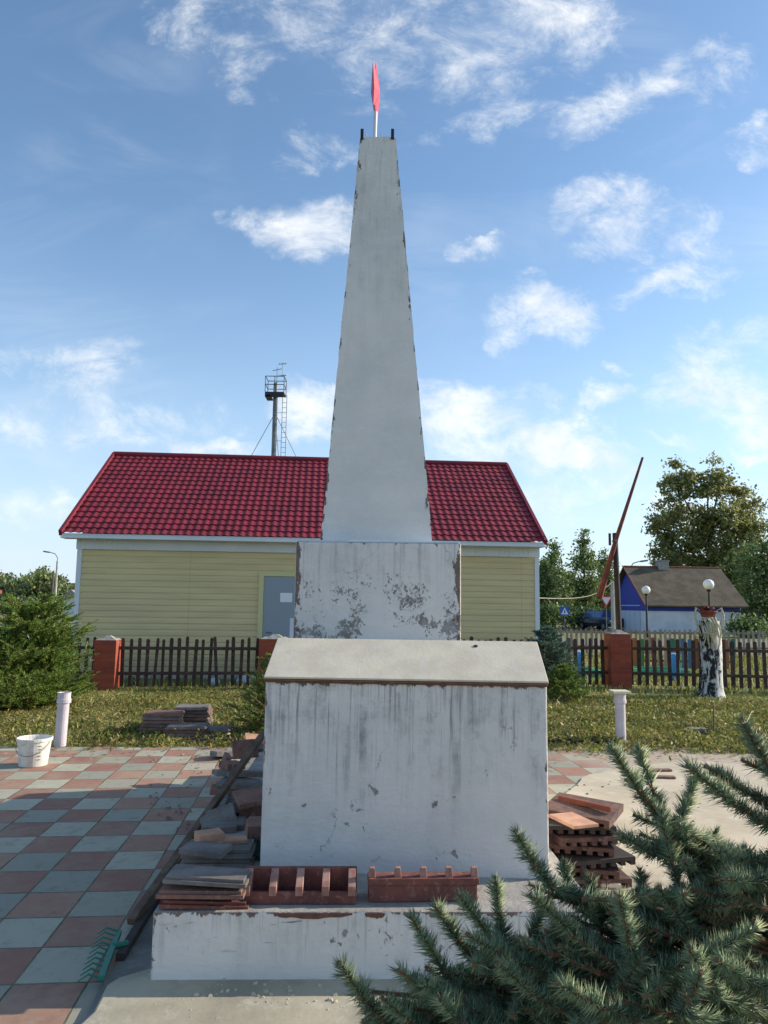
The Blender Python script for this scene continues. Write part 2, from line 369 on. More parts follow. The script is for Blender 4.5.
M_rope = mat('rope', weather(C(206, 196, 164), C(170, 160, 122), 30), rough=.95)
M_twig = mat('spruce_twig', weather(C(130, 88, 58), C(92, 64, 44), 40), rough=.85)
M_trunkspruce = mat('spruce_trunk', weather(C(104, 82, 64), C(74, 60, 48), 20, .6, 60), rough=.95)
M_carb = mat('car_paint', col=C(24, 36, 62), rough=.25)
M_glass = mat('car_glass', col=C(60, 96, 140), rough=.08)
M_tyre = mat('tyre', col=C(20, 20, 20), rough=.8)
M_lampc = mat('headlamp', col=C(210, 214, 220), rough=.15)
M_blue = mat('sign_blue', col=C(26, 86, 176), rough=.4)
M_redp = mat('red_plastic', col=C(190, 42, 42), rough=.5)
M_lblue = mat('pale_blue_paint', col=C(64, 150, 210), rough=.5)
M_teal = mat('teal_paint', col=C(70, 160, 128), rough=.6)


def rdir(a): return Vector((math.cos(a), math.sin(a), 0))
def groundfn(n):
    o = n.pos()
    g = n.mix(n.rng(n.noise(o, .9, 8), .35, .65), C(108, 110, 56), C(136, 124, 74))
    g = n.mix(n.rng(n.noise(o, 4, 8, .7), .5, .7), g, C(112, 98, 70))
    g = n.mix(n.m('MULTIPLY', n.rng(n.noise(o, .05, 3), .45, .6), .5), g, C(98, 112, 52))
    return g, n.bump(n.noise(o, 14, 8), .8, .05)
M_ground = mat('ground', groundfn, rough=.95)
g_ = MB(); S = 2500
# the ground: one sheet, denser near the camera with a slight unevenness on the lawn
xs = [-S, -400, -100, -40] + list(np.linspace(-20, 20, 81)) + [40, 100, 400, S]
ys = [-S, -300, -50, -10] + list(np.linspace(0, 40, 81)) + [60, 120, 300, 800, S]
def gz(x, y):
    if 9.0 < y < 14.2 and abs(x) < 19: 
        k = min(1, (y - 9.0) / .5, (14.2 - y) / .5)
        return k * (0.02 + 0.03 * math.sin(x * 1.7 + y * .9) * math.sin(y * 2.3 - x * .4))
    return 0
g_.add([(x, y, gz(x, y)) for y in ys for x in xs], [(j * len(xs) + i, j * len(xs) + i + 1, (j + 1) * len(xs) + i + 1, (j + 1) * len(xs) + i) for j in range(len(ys) - 1) for i in range(len(xs) - 1)])
struct('ground', g_, M_ground, smooth=True)
# tiled yard
YAW = math.radians(5.5)
o0 = G(12.8, 987.6); o1 = G(141.2, 822.9); o2 = G(183.2, 822.9)
ydir = (o1 - o0).normalized(); YAW = math.atan2(-ydir.x, ydir.y)
xd = rdir(YAW)
TW = (o2 - o1).dot(xd); TD = (o1 - o0).length / 7
print('TILE', TW, TD, 'yaw', math.degrees(YAW), 'slab', G(150, 980), 'block', G(263, 867, .28), G(550, 883, .28), D(263, 867, 3.9), 'lawn', G(150, 742), G(600, 745), 'fence', G(120, 690), G(620, 689))
def tilefn(n):
    o = n.obj(); s = n.sep(o)
    jx = n.m('MULTIPLY', n.m('SUBTRACT', n.noise(o, 1.3, 2), .5), .014)
    u = n.m('DIVIDE', n.m('ADD', s[0], jx), TW); v = n.m('DIVIDE', n.m('ADD', s[1], jx), TD)
    fu = n.m('FLOOR', u); fv = n.m('FLOOR', v)
    par = n.m('MODULO', n.m('ADD', n.m('ADD', fu, fv), 400), 2)
    cb = n.new('ShaderNodeCombineXYZ'); n.put(cb.inputs[0], fu); n.put(cb.inputs[1], fv)
    wnn = n.new('ShaderNodeTexWhiteNoise', noise_dimensions='3D'); n.put(wnn.inputs['Vector'], cb.outputs[0])
    rv = wnn.outputs['Value']
    red = n.mix(rv, C(142, 96, 82), C(170, 124, 102)); gry = n.mix(rv, C(142, 142, 126), C(180, 176, 154))
    c = n.mix(n.m('LESS_THAN', par, .5), red, gry)
    du = n.m('PINGPONG', u, .5); dv = n.m('PINGPONG', v, .5)   # 0 at the joints
    e = n.m('MINIMUM', du, dv)
    c = n.mix(n.m('MULTIPLY', n.rng(n.noise(o, 1.7, 9, .75), .40, .66), .55), c, C(166, 150, 124))
    c = n.mix(n.m('MULTIPLY', n.rng(n.noise(o, 9, 8, .8), .5, .68), .5), c, C(112, 100, 86))
    e2 = n.m('ADD', e, n.m('MULTIPLY', n.m('SUBTRACT', n.noise(o, 18, 7, .8), .5), .06))
    gr = n.rng(e2, .010, .022)
    c = n.mix(gr, n.mix(n.rng(n.noise(o, 2.6, 3), .4, .6), C(120, 110, 90), C(74, 78, 52)), c)
    far = n.m('MULTIPLY', n.rng(n.m('ADD', s[0], n.m('MULTIPLY', n.noise(o, 1.2, 4), 1.0)), 4.3, 5.1), .75)
    c = n.mix(far, c, C(184, 166, 144))
    return c, n.bump(n.m('ADD', n.m('MULTIPLY', gr, 1.5), n.m('ADD', n.m('MULTIPLY', rv, .5), n.m('MULTIPLY', n.noise(o, 50, 5), .5))), .5, .004)
M_tile = mat('checker_tiles', tilefn, rough=.85)
t_ = MB()
x0, x1 = -22 * TW, 26 * TW; y0, y1 = -16 * TD, 14 * TD + .55
# sheet minus nothing: monument footing covers its part; lawn edge slightly ragged
edge = [(x, y1 + random.uniform(-.05, .06)) for x in np.linspace(x1, x0, 60)]
pl = [(x0, y0), (x1, y0)] + edge
t_.prism(pl, -.05, .012)
tile = struct('paving', t_, M_tile); tile.location = (o0.x, o0.y, 0); tile.rotation_euler = (0, 0, YAW)
lawn_y0 = None
# soil strip and concrete footing between the tiles and the base slab
ft = MB()
poly = [G(85, 1023), G(100, 992), G(130, 945), G(214, 802), G(262, 740)]
P = [(q.x, q.y) for q in poly]
ft.prism([(P[0][0] - .05, P[0][1] - .5), (1.25, P[0][1] - .5), (1.25, 7.6)] + P[::-1], -.02, .022)
M_foot = mat('footing_concrete', weather(C(128, 126, 118), C(98, 94, 86), 3, .5, 40, C(150, 146, 136), .5), rough=.95)
struct('footing_path', ft, M_foot)
ap = MB()
q0 = G(92, 1024); q1 = G(106, 996); q2 = G(118, 988); q3 = G(150, 981)
ap.prism([(q0.x - .25, q0.y - 1.2), (1.9, q0.y - 1.2), (1.9, 3.62), (q3.x, q3.y + .03), (q2.x, q2.y), (q1.x, q1.y), (q0.x, q0.y)], 0, .045)
struct('concrete_path', ap, M_apron, bevel=.012)
# cement pad on the right
pd = MB()
pp = [G(560, 800), G(590, 778), G(640, 768), (G(700, 764)), G(790, 770), G(1000, 800), G(1100, 900), G(800, 900), G(560, 895)]
pp2 = []
for i in range(len(pp)):
    a, b = pp[i], pp[(i + 1) % len(pp)]
    for k in range(6):
        q = a.lerp(b, k / 6); pp2.append((q.x + random.uniform(-.03, .03), q.y + random.uniform(-.03, .03)))
pd.prism(pp2, 0, .030)
struct('cement_path', pd, M_pad)
# rubble crumbs on the footing: small plaster chips
def pebbles(name, pts, sizes, m, label=None):
    mb = MB()
    for (x, y, z), s in zip(pts, sizes):
        vs = [(x + dx * s * random.uniform(.6, 1.2), y + dy * s * random.uniform(.6, 1.2), z + dz * s * random.uniform(.5, .9)) for dx, dy, dz in ((-1, -1, 0), (1, -1, 0), (1, 1, 0), (-1, 1, 0), (-.5, -.5, 1), (.6, -.4, .9), (.4, .5, 1), (-.5, .6, .8))]
        mb.add(vs, [(4, 5, 6, 7), (0, 1, 5, 4), (1, 2, 6, 5), (2, 3, 7, 6), (3, 0, 4, 7)])
    return tag(obj(name, mb, m), kind='stuff')
pts = []; sz = []
for i in range(34):
    q = G(random.gauss(285, 40), random.gauss(990, 7), .045)
    if q.y < G(150, 983).y - .01: pts.append(q); sz.append(random.uniform(.003, .011))
for i in range(60):
    q = G(random.uniform(150, 420), random.uniform(984, 1020), .045); pts.append(q); sz.append(random.uniform(.002, .005))
pebbles('plaster_chips', pts, sz, M_pad)
pts = []; sz = []
for i in range(120):
    q = G(random.uniform(150, 262), random.uniform(745, 830), .022); pts.append(q); sz.append(random.uniform(.004, .015))
for i in range(90):
    q = G(random.uniform(555, 700), random.uniform(780, 880), .03); pts.append(q); sz.append(random.uniform(.004, .014))
pebbles('gravel_crumbs', pts, sz, M_pavergrey)

# ------------------------------------------------------------------ monument
MX, MY = 0.07, 5.20
mon = thing('monument', 'tall whitewashed concrete obelisk with a red star on stepped peeling pedestal', 'monument', (0, 0, 0))
sl0 = G(150, 980, .045); shz = D(150, 912, sl0.y).z
SA = math.radians(2.0)
def rect(c0, ang, lx, ly):   # corner + along axes
    ux, uy = rdir(ang), rdir(ang + PI / 2)
    return [(c0.x, c0.y), tuple((c0 + ux * lx).xy), tuple((c0 + ux * lx + uy * ly).xy), tuple((c0 + uy * ly).xy)]
SLW = 1.90
b = MB(); b.prism(rect(Vector((0, 0, 0)), 0, SLW, 4.1), 0, shz)
b.v = [(x - SLW / 2, y, z) for x, y, z in b.v]
sb = obj('base_slab', b, M_slab, mon, bevel=.008)
cs = Vector((sl0.x, sl0.y, 0)) + rdir(SA) * (SLW / 2); sb.location = (cs.x, cs.y, 0); sb.rotation_euler = (0, 0, SA)
# rusty reinforcement exposed along the top edge of the slab
for (xa, xb, yy_) in ((274, 352, 912), (365, 385, 911)):
    bb = MB(); a = D(xa, yy_, sl0.y - .004); c = D(xb, yy_ - 1, sl0.y - .004)
    k = 14; top = []; bot = []
    for i in range(k + 1):
        q = a.lerp(c, i / k); th = .012 * math.sin(PI * i / k) ** .5 + random.uniform(0, .006)
        yq = sl0.y + (q.x - sl0.x) * math.tan(SA) - .003; top.append((q.x, yq, shz - .004)); bot.append((q.x, yq, shz - .010 - th))
    bb.add([(x, y, z) for x, y, z in top] + bot + [(x, y + .02, z) for x, y, z in bot] + [(x, y + .02, z) for x, y, z in top], [(m_ * (k + 1) + i, m_ * (k + 1) + i + 1, ((m_ + 1) % 4) * (k + 1) + i + 1, ((m_ + 1) % 4) * (k + 1) + i) for m_ in range(4) for i in range(k)])
    sb_strip = obj('rusty_bar', bb, M_edge, mon)
# lower block
bl = G(263, 867, shz); br = G(550, 883, shz)
BA = math.radians(-2.6)
bc = (bl + br) / 2; BW = (D(550, 780, bc.y) - D(264.5, 780, bc.y)).length
zf = D(408, 682, bc.y).z; 
BDk = .34; zb = D(400, 643.5, bc.y + BDk).z
b = MB(); hw = BW / 2; dep = 3.35
prof = [(0, shz - .01), (0, zf), (BDk, zb), (dep, zb - .28), (dep, shz - .01)]
nP = len(prof)
b.add([(-hw, y, z) for y, z in prof] + [(hw, y, z) for y, z in prof], [tuple(range(nP)), tuple(range(nP, 2 * nP))[::-1]] + [((i + 1) % nP, i, nP + i, nP + (i + 1) % nP) for i in range(nP)])
blk = obj('pedestal_block', b, M_block, mon, bevel=.008)
blk.location = (bc.x, bc.y, 0); blk.rotation_euler = (0, 0, BA)
print('BLOCK', bc, BW, zf, zb, 'shz', shz)
L = math.hypot(BDk, zb - zf); an = math.atan2(zb - zf, BDk)
b = MB(); b.box((0, 0, 0), (BW + .012, L + .015, .022)); 
cp = obj('sloped_slab', b, M_cap, mon, bevel=.003)
off = Matrix.Rotation(BA, 3, 'Z') @ Vector((0, BDk / 2 - .008, 0))
cp.location = (bc.x + off.x, bc.y + off.y, (zf + zb) / 2 + .009); cp.rotation_euler = (an, 0, BA)
b = MB(); b.box((0, -L / 2 - .0105, -.012), (BW + .004, .004, .010)); b.box((-.0, -L / 2 - .0095, -.001), (BW + .01, .002, .006))
e = obj('rusty_strip', b, M_edge, mon); e.location = cp.location; e.rotation_euler = cp.rotation_euler
hole = D(478, 648, bc.y + BDk * .8)
b = MB(); b.tube([(0, 0, 0), (0, 0, .003)], .012, 10); e = obj('bolt_hole', b, M_black, mon)
hx = (478 - 406) / 287 * BW; e.location = cp.matrix_basis @ Vector((0, 0, 0)) if False else (0, 0, 0)
Mc = Matrix.Translation(cp.location) @ Matrix.Rotation(BA, 4, 'Z') @ Matrix.Rotation(an, 4, 'X')
e.location = Mc @ Vector((hx + .02, L / 2 - .055, .0115)); e.rotation_euler = (an, 0, BA)
# upper block
fy = 4.70; ua = D(296, 542, fy); ub = D(461, 543, fy); UW = (ub.x - ua.x); uz = (ua.z + ub.z) / 2
uc = ((ua.x + ub.x) / 2, fy + UW / 2)
b = MB(); b.b6(-UW / 2, UW / 2, 0, UW, shz - .01, uz)
pb = obj('plinth', b, M_plinth, mon, bevel=.01); pb.location = (uc[0], fy, 0)
b = MB(); b.b6(-UW / 2 + .008, UW / 2 - .008, .008, UW - .008, uz - .002, uz + .012)
e = obj('plinth_cap', b, M_wash, mon, bevel=.004); e.location = (uc[0], fy, 0)
# shaft
sy = fy + .13; s0 = D(320, 539, sy); s1 = D(433, 541, sy); SW = s1.x - s0.x; scx = (s0.x + s1.x) / 2; scy = sy + SW / 2
ty = scy - .13; t0 = D(360, 136, ty); t1 = D(396, 136, ty); TWd = (t1.x - t0.x); tz = t0.z; tcx = (t0.x + t1.x) / 2
print('PLINTH', UW, uz, 'SHAFT', SW, scx, scy, TWd, tz, tcx)
M_shaft = mat('shaft_paint', paint((SW / 2, TWd / 2), uz, tz,   .22, .25, .05, .6, .05, 0, 5.0, cx=tcx - scx, cracks=0.0), rough=.8)
NS = 36; b = MB(); ring = 16
vs_ = []
for j in range(NS + 1):
    k = j / NS; h_ = (SW / 2) * (1 - k) + (TWd / 2) * k; z = uz * (1 - k) + tz * k; cx_ = (tcx - scx) * k
    base = [(-1, -1), (0, -1), (1, -1), (1, 0), (1, 1), (0, 1), (-1, 1), (-1, 0)]
    ob = [(-1, -1), (-.5, -1), (0, -1), (.5, -1), (1, -1), (1, -.5), (1, 0), (1, .5), (1, 1), (.5, 1), (0, 1), (-.5, 1), (-1, 1), (-1, .5), (-1, 0), (-1, -.5)]
    for (x, y) in ob:
        ch = (abs(x) == 1 and abs(y) == 1); jx = random.uniform(-.0045, .001) if ch else random.uniform(-.0012, .0012)
        zz = z - (random.uniform(0, .02) if j == NS else 0)
        vs_.append((cx_ + x * (h_ + jx), y * (h_ + jx), zz))
fs_ = [(j * ring + i, j * ring + (i + 1) % ring, (j + 1) * ring + (i + 1) % ring, (j + 1) * ring + i) for j in range(NS) for i in range(ring)]
fs_.append(tuple(NS * ring + i for i in range(ring)))
b.add(vs_, fs_)
sh = obj('shaft', b, M_shaft, mon); sh.location = (scx, scy, 0)
# rough mortar on the top and two iron lugs
b = MB(); kg = 9; hm = TWd * .44
b.add([(tcx + (i / (kg - 1) * 2 - 1) * hm, scy + (j / (kg - 1) * 2 - 1) * hm, tz - .022 + (random.uniform(.004, .034) if 0 < i < kg - 1 and 0 < j < kg - 1 else 0)) for j in range(kg) for i in range(kg)],
      [(j * kg + i, j * kg + i + 1, (j + 1) * kg + i + 1, (j + 1) * kg + i) for j in range(kg - 1) for i in range(kg - 1)])
obj('mortar_rubble', b, M_capc, mon)
for px in (362, 392.5):
    a = D(px, 137, ty - .006); b = MB(); b.box((a.x, a.y, a.z + .022), (.022, .012, .075)); b.box((a.x, a.y + .03, a.z - .01), (.022, .05, .01))
    obj('iron_lug', b, M_black, mon)
for px in (381, 366):
    a = D(px, 136, ty + .03); b = MB(); b.tube([a, a + Vector((.003, 0, .03))], .003, 6); obj('wire_stub', b, M_galv, mon)
# star on its rod, turned almost edge-on
r0 = D(374.5, 138, scy); r1 = D(375.5, 112, scy); stc = D(375.5, 92, scy); stt = D(376, 60.5, scy)
b = MB(); b.tube([(r0.x, scy, tz - .02), (r1.x, scy, r1.z)], .014, 12); rod = obj('rod', b, M_rod, mon, smooth=False)
RS = stt.z - stc.z; rin = RS * .42; th = .034; b = MB(); st_v = [(0, th, 0), (0, -th, 0)]
for k in range(10):
    r = RS if k % 2 == 0 else rin; a = PI / 2 + k * PI / 5
    st_v.append((r * math.cos(a), 0, r * math.sin(a)))
b.add(st_v, [(0, 2 + k, 2 + (k + 1) % 10) for k in range(10)] + [(1, 2 + (k + 1) % 10, 2 + k) for k in range(10)])
st = obj('star', b, M_star, mon); st.location = stc; st.rotation_euler = (0, 0, math.radians(86))

# ------------------------------------------------------------------ things left on the base slab
def slab_thing(name, label, cat, px, py, z, size, m, rz=0, group=None, rx=0, ry=0, bevel=.003):
    q = G(px, py, z)
    b = MB(); b.b6(-size[0] / 2, size[0] / 2, -size[1] / 2, size[1] / 2, 0, size[2])
    o = obj(name, b, m, bevel=bevel); o.location = q; o.rotation_euler = (rx, ry, rz)
    return tag(o, label, cat, group)
# two cast trays with ribs in front of the block
def tray(label, pxa, pxb, py, ln, dp, hh, ribs, upside, rz):
    a = G(pxa, py, shz); c = G(pxb, py, shz); ce = (a + c) / 2; ln = (c - a).length
    t = thing('drain_tray', label, 'tray', (ce.x, ce.y + dp / 2, shz + .002), rz, 'cast trays on the front of the slab')
    b = MB(); wl = .022
    if not upside:   # open side up and towards the front: trough with ribs
        b.b6(-ln / 2, ln / 2, -dp / 2, -dp / 2 + wl, 0, hh * .42); b.b6(-ln / 2, ln / 2, dp / 2 - wl, dp / 2, 0, hh)
        b.b6(-ln / 2 + .002, ln / 2 - .002, -dp / 2 + wl, dp / 2 - wl, .0, hh * .18)
        obj('trough', b, M_tray, t, bevel=.004)
        for k in range(ribs):
            x = -ln / 2 + .022 + (ln - .044) * k / (ribs - 1)
            b = MB(); w_ = .016
            pr = [(-dp / 2 - .003, hh * .30), (-dp / 2 - .003, hh * .62), (-dp / 2 + .03, hh * .75), (dp / 2 - .035, hh * .98), (dp / 2 - .0225, hh * .98), (dp / 2 - .0225, hh * .1825), (-dp / 2 + .03, hh * .1825)]
            m_ = len(pr); b.add([(x - w_, y, z) for y, z in pr] + [(x + w_, y, z) for y, z in pr], [tuple(range(m_)), tuple(range(m_, 2 * m_))[::-1]] + [((i + 1) % m_, i, m_ + i, m_ + (i + 1) % m_) for i in range(m_)])
            obj('rib', b, M_rib, t, bevel=.002)
    else:            # lying on its back: smooth wall in front, rib ends standing up
        b.b6(-ln / 2 + .004, ln / 2 - .008, -dp / 2 + .006, dp / 2, 0, hh * .60); b.b6(-ln / 2, ln / 2, -dp / 2, dp / 2 - .03, hh * .60, hh * .84)
        obj('trough', b, M_tray, t, bevel=.004)
        for k in range(ribs):
            x = -ln / 2 + .018 + (ln - .036) * k / (ribs - 1)
            b = MB(); b.frustum((x, -dp / 2 + .035), .016, .012, hh * .84, hh * 1.16); obj('rib', b, M_rib, t, bevel=.002)
    return t
tray('rust red concrete tray with ribs lying open, left one of two', 240, 356, 905, .55, .13, .118, 5, False, SA)
tray('rust red concrete tray turned over with five stubs pointing up', 367, 479, 903, .55, .12, .118, 5, True, SA + .02)
# front left stack of thin red pavers
def stack(px, py, z, n_, size, gap, mats, base_label, group, rz=0, jit=.012, wave=0):
    q = G(px, py, z); zz = z + .001; out = []
    names = ['lowest', 'second from the bottom', 'third from the bottom', 'fourth from the bottom', 'fifth from the bottom', 'sixth from the bottom']
    for k in range(n_):
        sx_, sy_, sz_ = size; sx_ *= random.uniform(.96, 1.03)
        b = MB(); b.b6(-sx_ / 2, sx_ / 2, -sy_ / 2, sy_ / 2, 0, sz_ * .55); b.b6(-sx_ / 2 + .012, sx_ / 2 - .012, -sy_ / 2 + .012, sy_ / 2 - .012, sz_ * .55, sz_)
        o = obj('paving_slab', b, mats[k % len(mats)], bevel=.002)
        o.location = (q.x + random.uniform(-jit, jit), q.y + sy_ / 2 + random.uniform(-jit, jit), zz); o.rotation_euler = (0, random.uniform(-wave, wave), rz + random.uniform(-.05, .05))
        nm = 'topmost' if k == n_ - 1 else names[k]
        tag(o, base_label % nm, 'paving slab', group); out.append(o); zz += sz_ + gap
    return out, zz
stack(200, 911, shz, 3, (.37, .17, .030), .020, [M_tray, M_paver, M_pavergrey], 'thin red brown paver, %s in the front left pile on the slab', 'thin pavers on the front left corner', SA, .014, .05)
stack(214, 869, shz, 2, (.36, .20, .040), .004, [M_pavergrey, M_pavergrey], 'grey brown paver, %s in the pile left of the block', 'grey pavers left of the block', SA, .006, .01)
zz = shz + .086
slab_thing('brick', 'orange half brick catching sun on top of the grey pavers', 'brick', 209, 843, zz, (.13, .10, .055), M_pavertop, .5)
slab_thing('paving_slab', 'flat pale orange paver piece beside the half brick on the grey pile', 'paving slab', 232, 842, zz, (.15, .08, .018), M_pavertop, .25)
# back left clutter
def broken(label, px, py, z, w_, d_, h_, m, rz=0, rx=0, ry=0, name='paving_slab', cat='paving slab', bite=1):
    q = G(px, py, z); pts = []
    cs = [(-w_ / 2, -d_ / 2), (w_ / 2, -d_ / 2), (w_ / 2, d_ / 2), (-w_ / 2, d_ / 2)]; bk_ = random.randrange(4)
    for k in range(4):
        (xa, ya), (xb, yb) = cs[k], cs[(k + 1) % 4]; nn = 5
        for i in range(nn):
            t_ = i / nn; x, y = xa + (xb - xa) * t_, ya + (yb - ya) * t_
            if i == 0 and k == bk_ and bite: x *= .62; y *= .7
            pts.append((x + random.uniform(-.004, .004), y + random.uniform(-.004, .004)))
    b = MB(); b.prism(pts, 0, h_); o = obj(name, b, m, bevel=.003); o.location = q; o.rotation_euler = (rx, ry, rz)
    return tag(o, label, cat)
broken('grey paver leaning on the batten left of the little grille', 219, 822, shz + .02, .20, .16, .035, M_pavergrey, .3, .5, -.25)
broken('chipped grey paver lying flat under the leaning one', 224, 828, shz, .24, .22, .035, M_pavergrey, .15)
t = thing('grille_block', 'small concrete grille block with slots left of the monument block', 'grille block', G(237, 813, shz), .10)
b = MB(); W_, H_, D_ = .13, .12, .14
b.b6(-W_ / 2, -W_ / 2 + .016, -.11, .11, 0, H_ * .75); b.b6(W_ / 2 - .016, W_ / 2, -.11, .11, 0, H_ * .75); b.b6(-W_ / 2 + .016, W_ / 2 - .016, -.10, .10, 0, .03)
obj('frame', b, M_darkwood, t, bevel=.003)
for k in range(5):
    b = MB(); b.b6(-W_ / 2 + .014, W_ / 2 - .014, -.108 + k * .048, -.094 + k * .048, .028, H_ * .72); obj('bar', b, M_pavergrey, t, bevel=.002)
broken('dark reddish block standing between the grille and the monument block', 254, 815, shz, .13, .2, .10, M_paver, -.12, bite=0, name='brick', cat='brick')
broken('reddish paver tilted over the dark block by the grille', 252, 800, shz + .10, .2, .2, .035, M_paver, .4, .18, -.12)
broken('long red brown paver lying across behind the grille', 236, 792, shz, .34, .15, .04, M_paver, .14)
broken('grey broken paver crossing the long red brown one', 242, 786, shz + .042, .30, .18, .035, M_pavergrey, -.25, .05, .06)
broken('broad grey slab leaning back behind the grille', 240, 776, shz + .07, .36, .26, .035, M_pavergrey, .35, -.14, .08)
broken('small red brown fragment on the broad leaning slab', 232, 768, shz + .13, .15, .12, .04, M_paver, .9, .1, .1)
broken('red brown paver standing on edge near the far left corner', 222, 770, shz, .05, .22, .12, M_paver, .3, 0, .35)
broken('dark paver on the ground by the far end of the batten', 224, 756, .03, .26, .24, .05, M_pavergrey, .6, -.1, .1)
broken('upturned brown paver against the rear of the left pile', 246, 758, shz, .22, .04, .15, M_paver, .5, -.35)
broken('grey slab lying at the rear left beside the pedestal', 254, 749, shz, .30, .26, .04, M_pavergrey, -.3, 0, .12)
broken('pale paver propped on the rear grey slab', 257, 742, shz + .05, .22, .2, .035, M_pavertop, .2, .25, .1)
broken('reddish brick lying right against the lower left of the block', 256, 840, shz, .11, .20, .10, M_paver, .25, name='brick', cat='brick')
broken('thin grey paver stepping down in front of the half brick', 206, 852, shz + .085, .22, .14, .028, M_pavergrey, -.2, .02, .03)
# crumpled rag
b = MB(); c = G(251, 858, shz); k0 = 14
vs_ = []; fs_ = []
for j in range(k0):
    for i in range(k0):
        u, v = i / (k0 - 1) * 2 - 1, j / (k0 - 1) * 2 - 1; r = max(0, 1 - (u * u + v * v) * .5)
        vs_.append((c.x + u * .06, c.y + .04 + v * .09, shz + .003 + r * .10 * (0.6 + .5 * math.sin(i * 1.9 + j) * math.cos(j * 2.1))))
for j in range(k0 - 1):
    for i in range(k0 - 1): fs_.append((j * k0 + i, j * k0 + i + 1, (j + 1) * k0 + i + 1, (j + 1) * k0 + i))
b.add(vs_, fs_); o = obj('rag', b, M_rag, smooth=True); tag(o, 'crumpled dark green rag beside the left edge of the block', 'rag')
sol = o.modifiers.new('s', 'SOLIDIFY'); sol.thickness = .003
# batten along the slab edge
a = G(131, 922, .05); c = G(264, 733, .66)
dv = (c - a); ln = dv.length
b = MB(); b.b6(-.022, .022, 0, ln, -.018, .018); o = obj('batten', b, M_wood, bevel=.003)
o.rotation_euler = dv.to_track_quat('Y', 'Z').to_euler(); o.location = a
tag(o, 'long grey weathered wooden batten leaning up the left side of the monument', 'batten')
a = G(120, 958, .035); c = G(214, 803, .035)
dv = (c - a); b = MB(); b.b6(-.02, .02, 0, dv.length, -.02, .02); o = obj('edge_shadow_strip', b, M_darkwood, bevel=.003)  # solid dark strip put in for the shadow line beside the batten
o.rotation_euler = dv.to_track_quat('Y', 'Z').to_euler(); o.location = a
tag(o, 'dark strip standing in for the shadow line along the edge of the checkered tiles', 'lath')
# rake
A = G(119, 930, .07); B = G(101, 981, .05)
rk = thing('rake', 'green plastic rake head lying teeth out on the checkered tiles', 'rake', A)
b = MB(); d = (B - A); perp = Vector((-.9, -.3, 0)).normalized()
b.box((A + B) / 2, (.026, d.length, .022), math.atan2(-d.x, d.y)); obj('head_bar', b, M_green, rk, world=True, bevel=.003)
for k in range(10):
    s_ = A.lerp(B, (k + .3) / 9.7); e1 = s_ + Vector((-.06, .01, .012)); e2 = s_ + Vector((-.105, .018, -.02))
    b = MB(); b.tube([s_, e1, e2], [.005, .0045, .0025], 6); obj('tooth', b, M_green, rk, world=True)
mid = A.lerp(B, .35); b = MB(); b.tube([mid, mid + Vector((.05, .045, -.005))], [.017, .014], 10); obj('socket', b, M_green, rk, world=True)
# right stack of perforated slabs
M_shadecast = mat('shaded_cast', weather(C(104, 74, 64), C(78, 56, 50), 9, .5, 60, C(140, 116, 104), .5), rough=.95)  # darker cast for the right pile, its shade put into the colour
def grate(loc, rz, label, m, ry=0, rx=0):
    t = MB(); w_, d_, h_ = .40, .40, .045
    t.b6(-w_ / 2, w_ / 2, -d_ / 2, d_ / 2, h_ * .5, h_)
    for k in range(7): t.b6(-w_ / 2 + k * (w_ - .03) / 6, -w_ / 2 + k * (w_ - .03) / 6 + .03, -d_ / 2 + .002, d_ / 2 - .002, 0, h_ * .5)
    o = obj('cast_slab', t, m, bevel=.002); o.location = loc; o.rotation_euler = (rx, ry, rz)
    tag(o, label, 'cast slab', 'cast slabs piled right of the block')
q = G(588, 892, shz); zq = .03
zq = .031
px_c = G(586, 889, .03)
labs = ['lowest', 'second from the bottom', 'third from the bottom', 'fourth from the bottom', 'fifth from the bottom', 'sixth from the bottom', 'seventh from the bottom']
for k in range(6):
    dx_ = (.05, .03, .06, -.01, .03, -.02)[k]; dy_ = (0, .03, -.01, .04, .0, .02)[k]
    grate((px_c.x + dx_, px_c.y + .2 + dy_, zq + .004), (.1, -.18, .22, -.08, .14, .05)[k], 'red brown ribbed slab, %s in the pile right of the block' % labs[k], [M_shadecast, M_shadecast, M_darkwood][k % 3], (0, .02, -.025, .03, -.01, .015)[k], (0, .01, -.02, .015, 0, -.01)[k])
    zq += .046 + (.004, .012, .016, .012, .008, .006)[k]
grate((px_c.x + .05, px_c.y + .24, zq + .012), -.5, 'red slab twisted on top of the pile right of the block', M_shadecast, .05, .03)
o = slab_thing('batten', 'short reddish batten lying on top of the right hand pile', 'batten', 585, 806, zq + .06, (.035, .36, .03), M_redwood, .75)
slab_thing('cast_slab', 'pale pink tile lying flat on top of the right hand pile', 'tile', 573, 822, zq + .056, (.16, .25, .018), M_pavertop, .35)
slab_thing('stone', 'small pale stone at the foot of the right hand pile', 'stone', 614, 868, .03, (.10, .08, .05), M_cap, .4, bevel=.015)
slab_thing('stone', 'flat pale stone in front of the right hand pile', 'stone', 608, 886, .03, (.14, .09, .03), M_cap, -.2, bevel=.012)

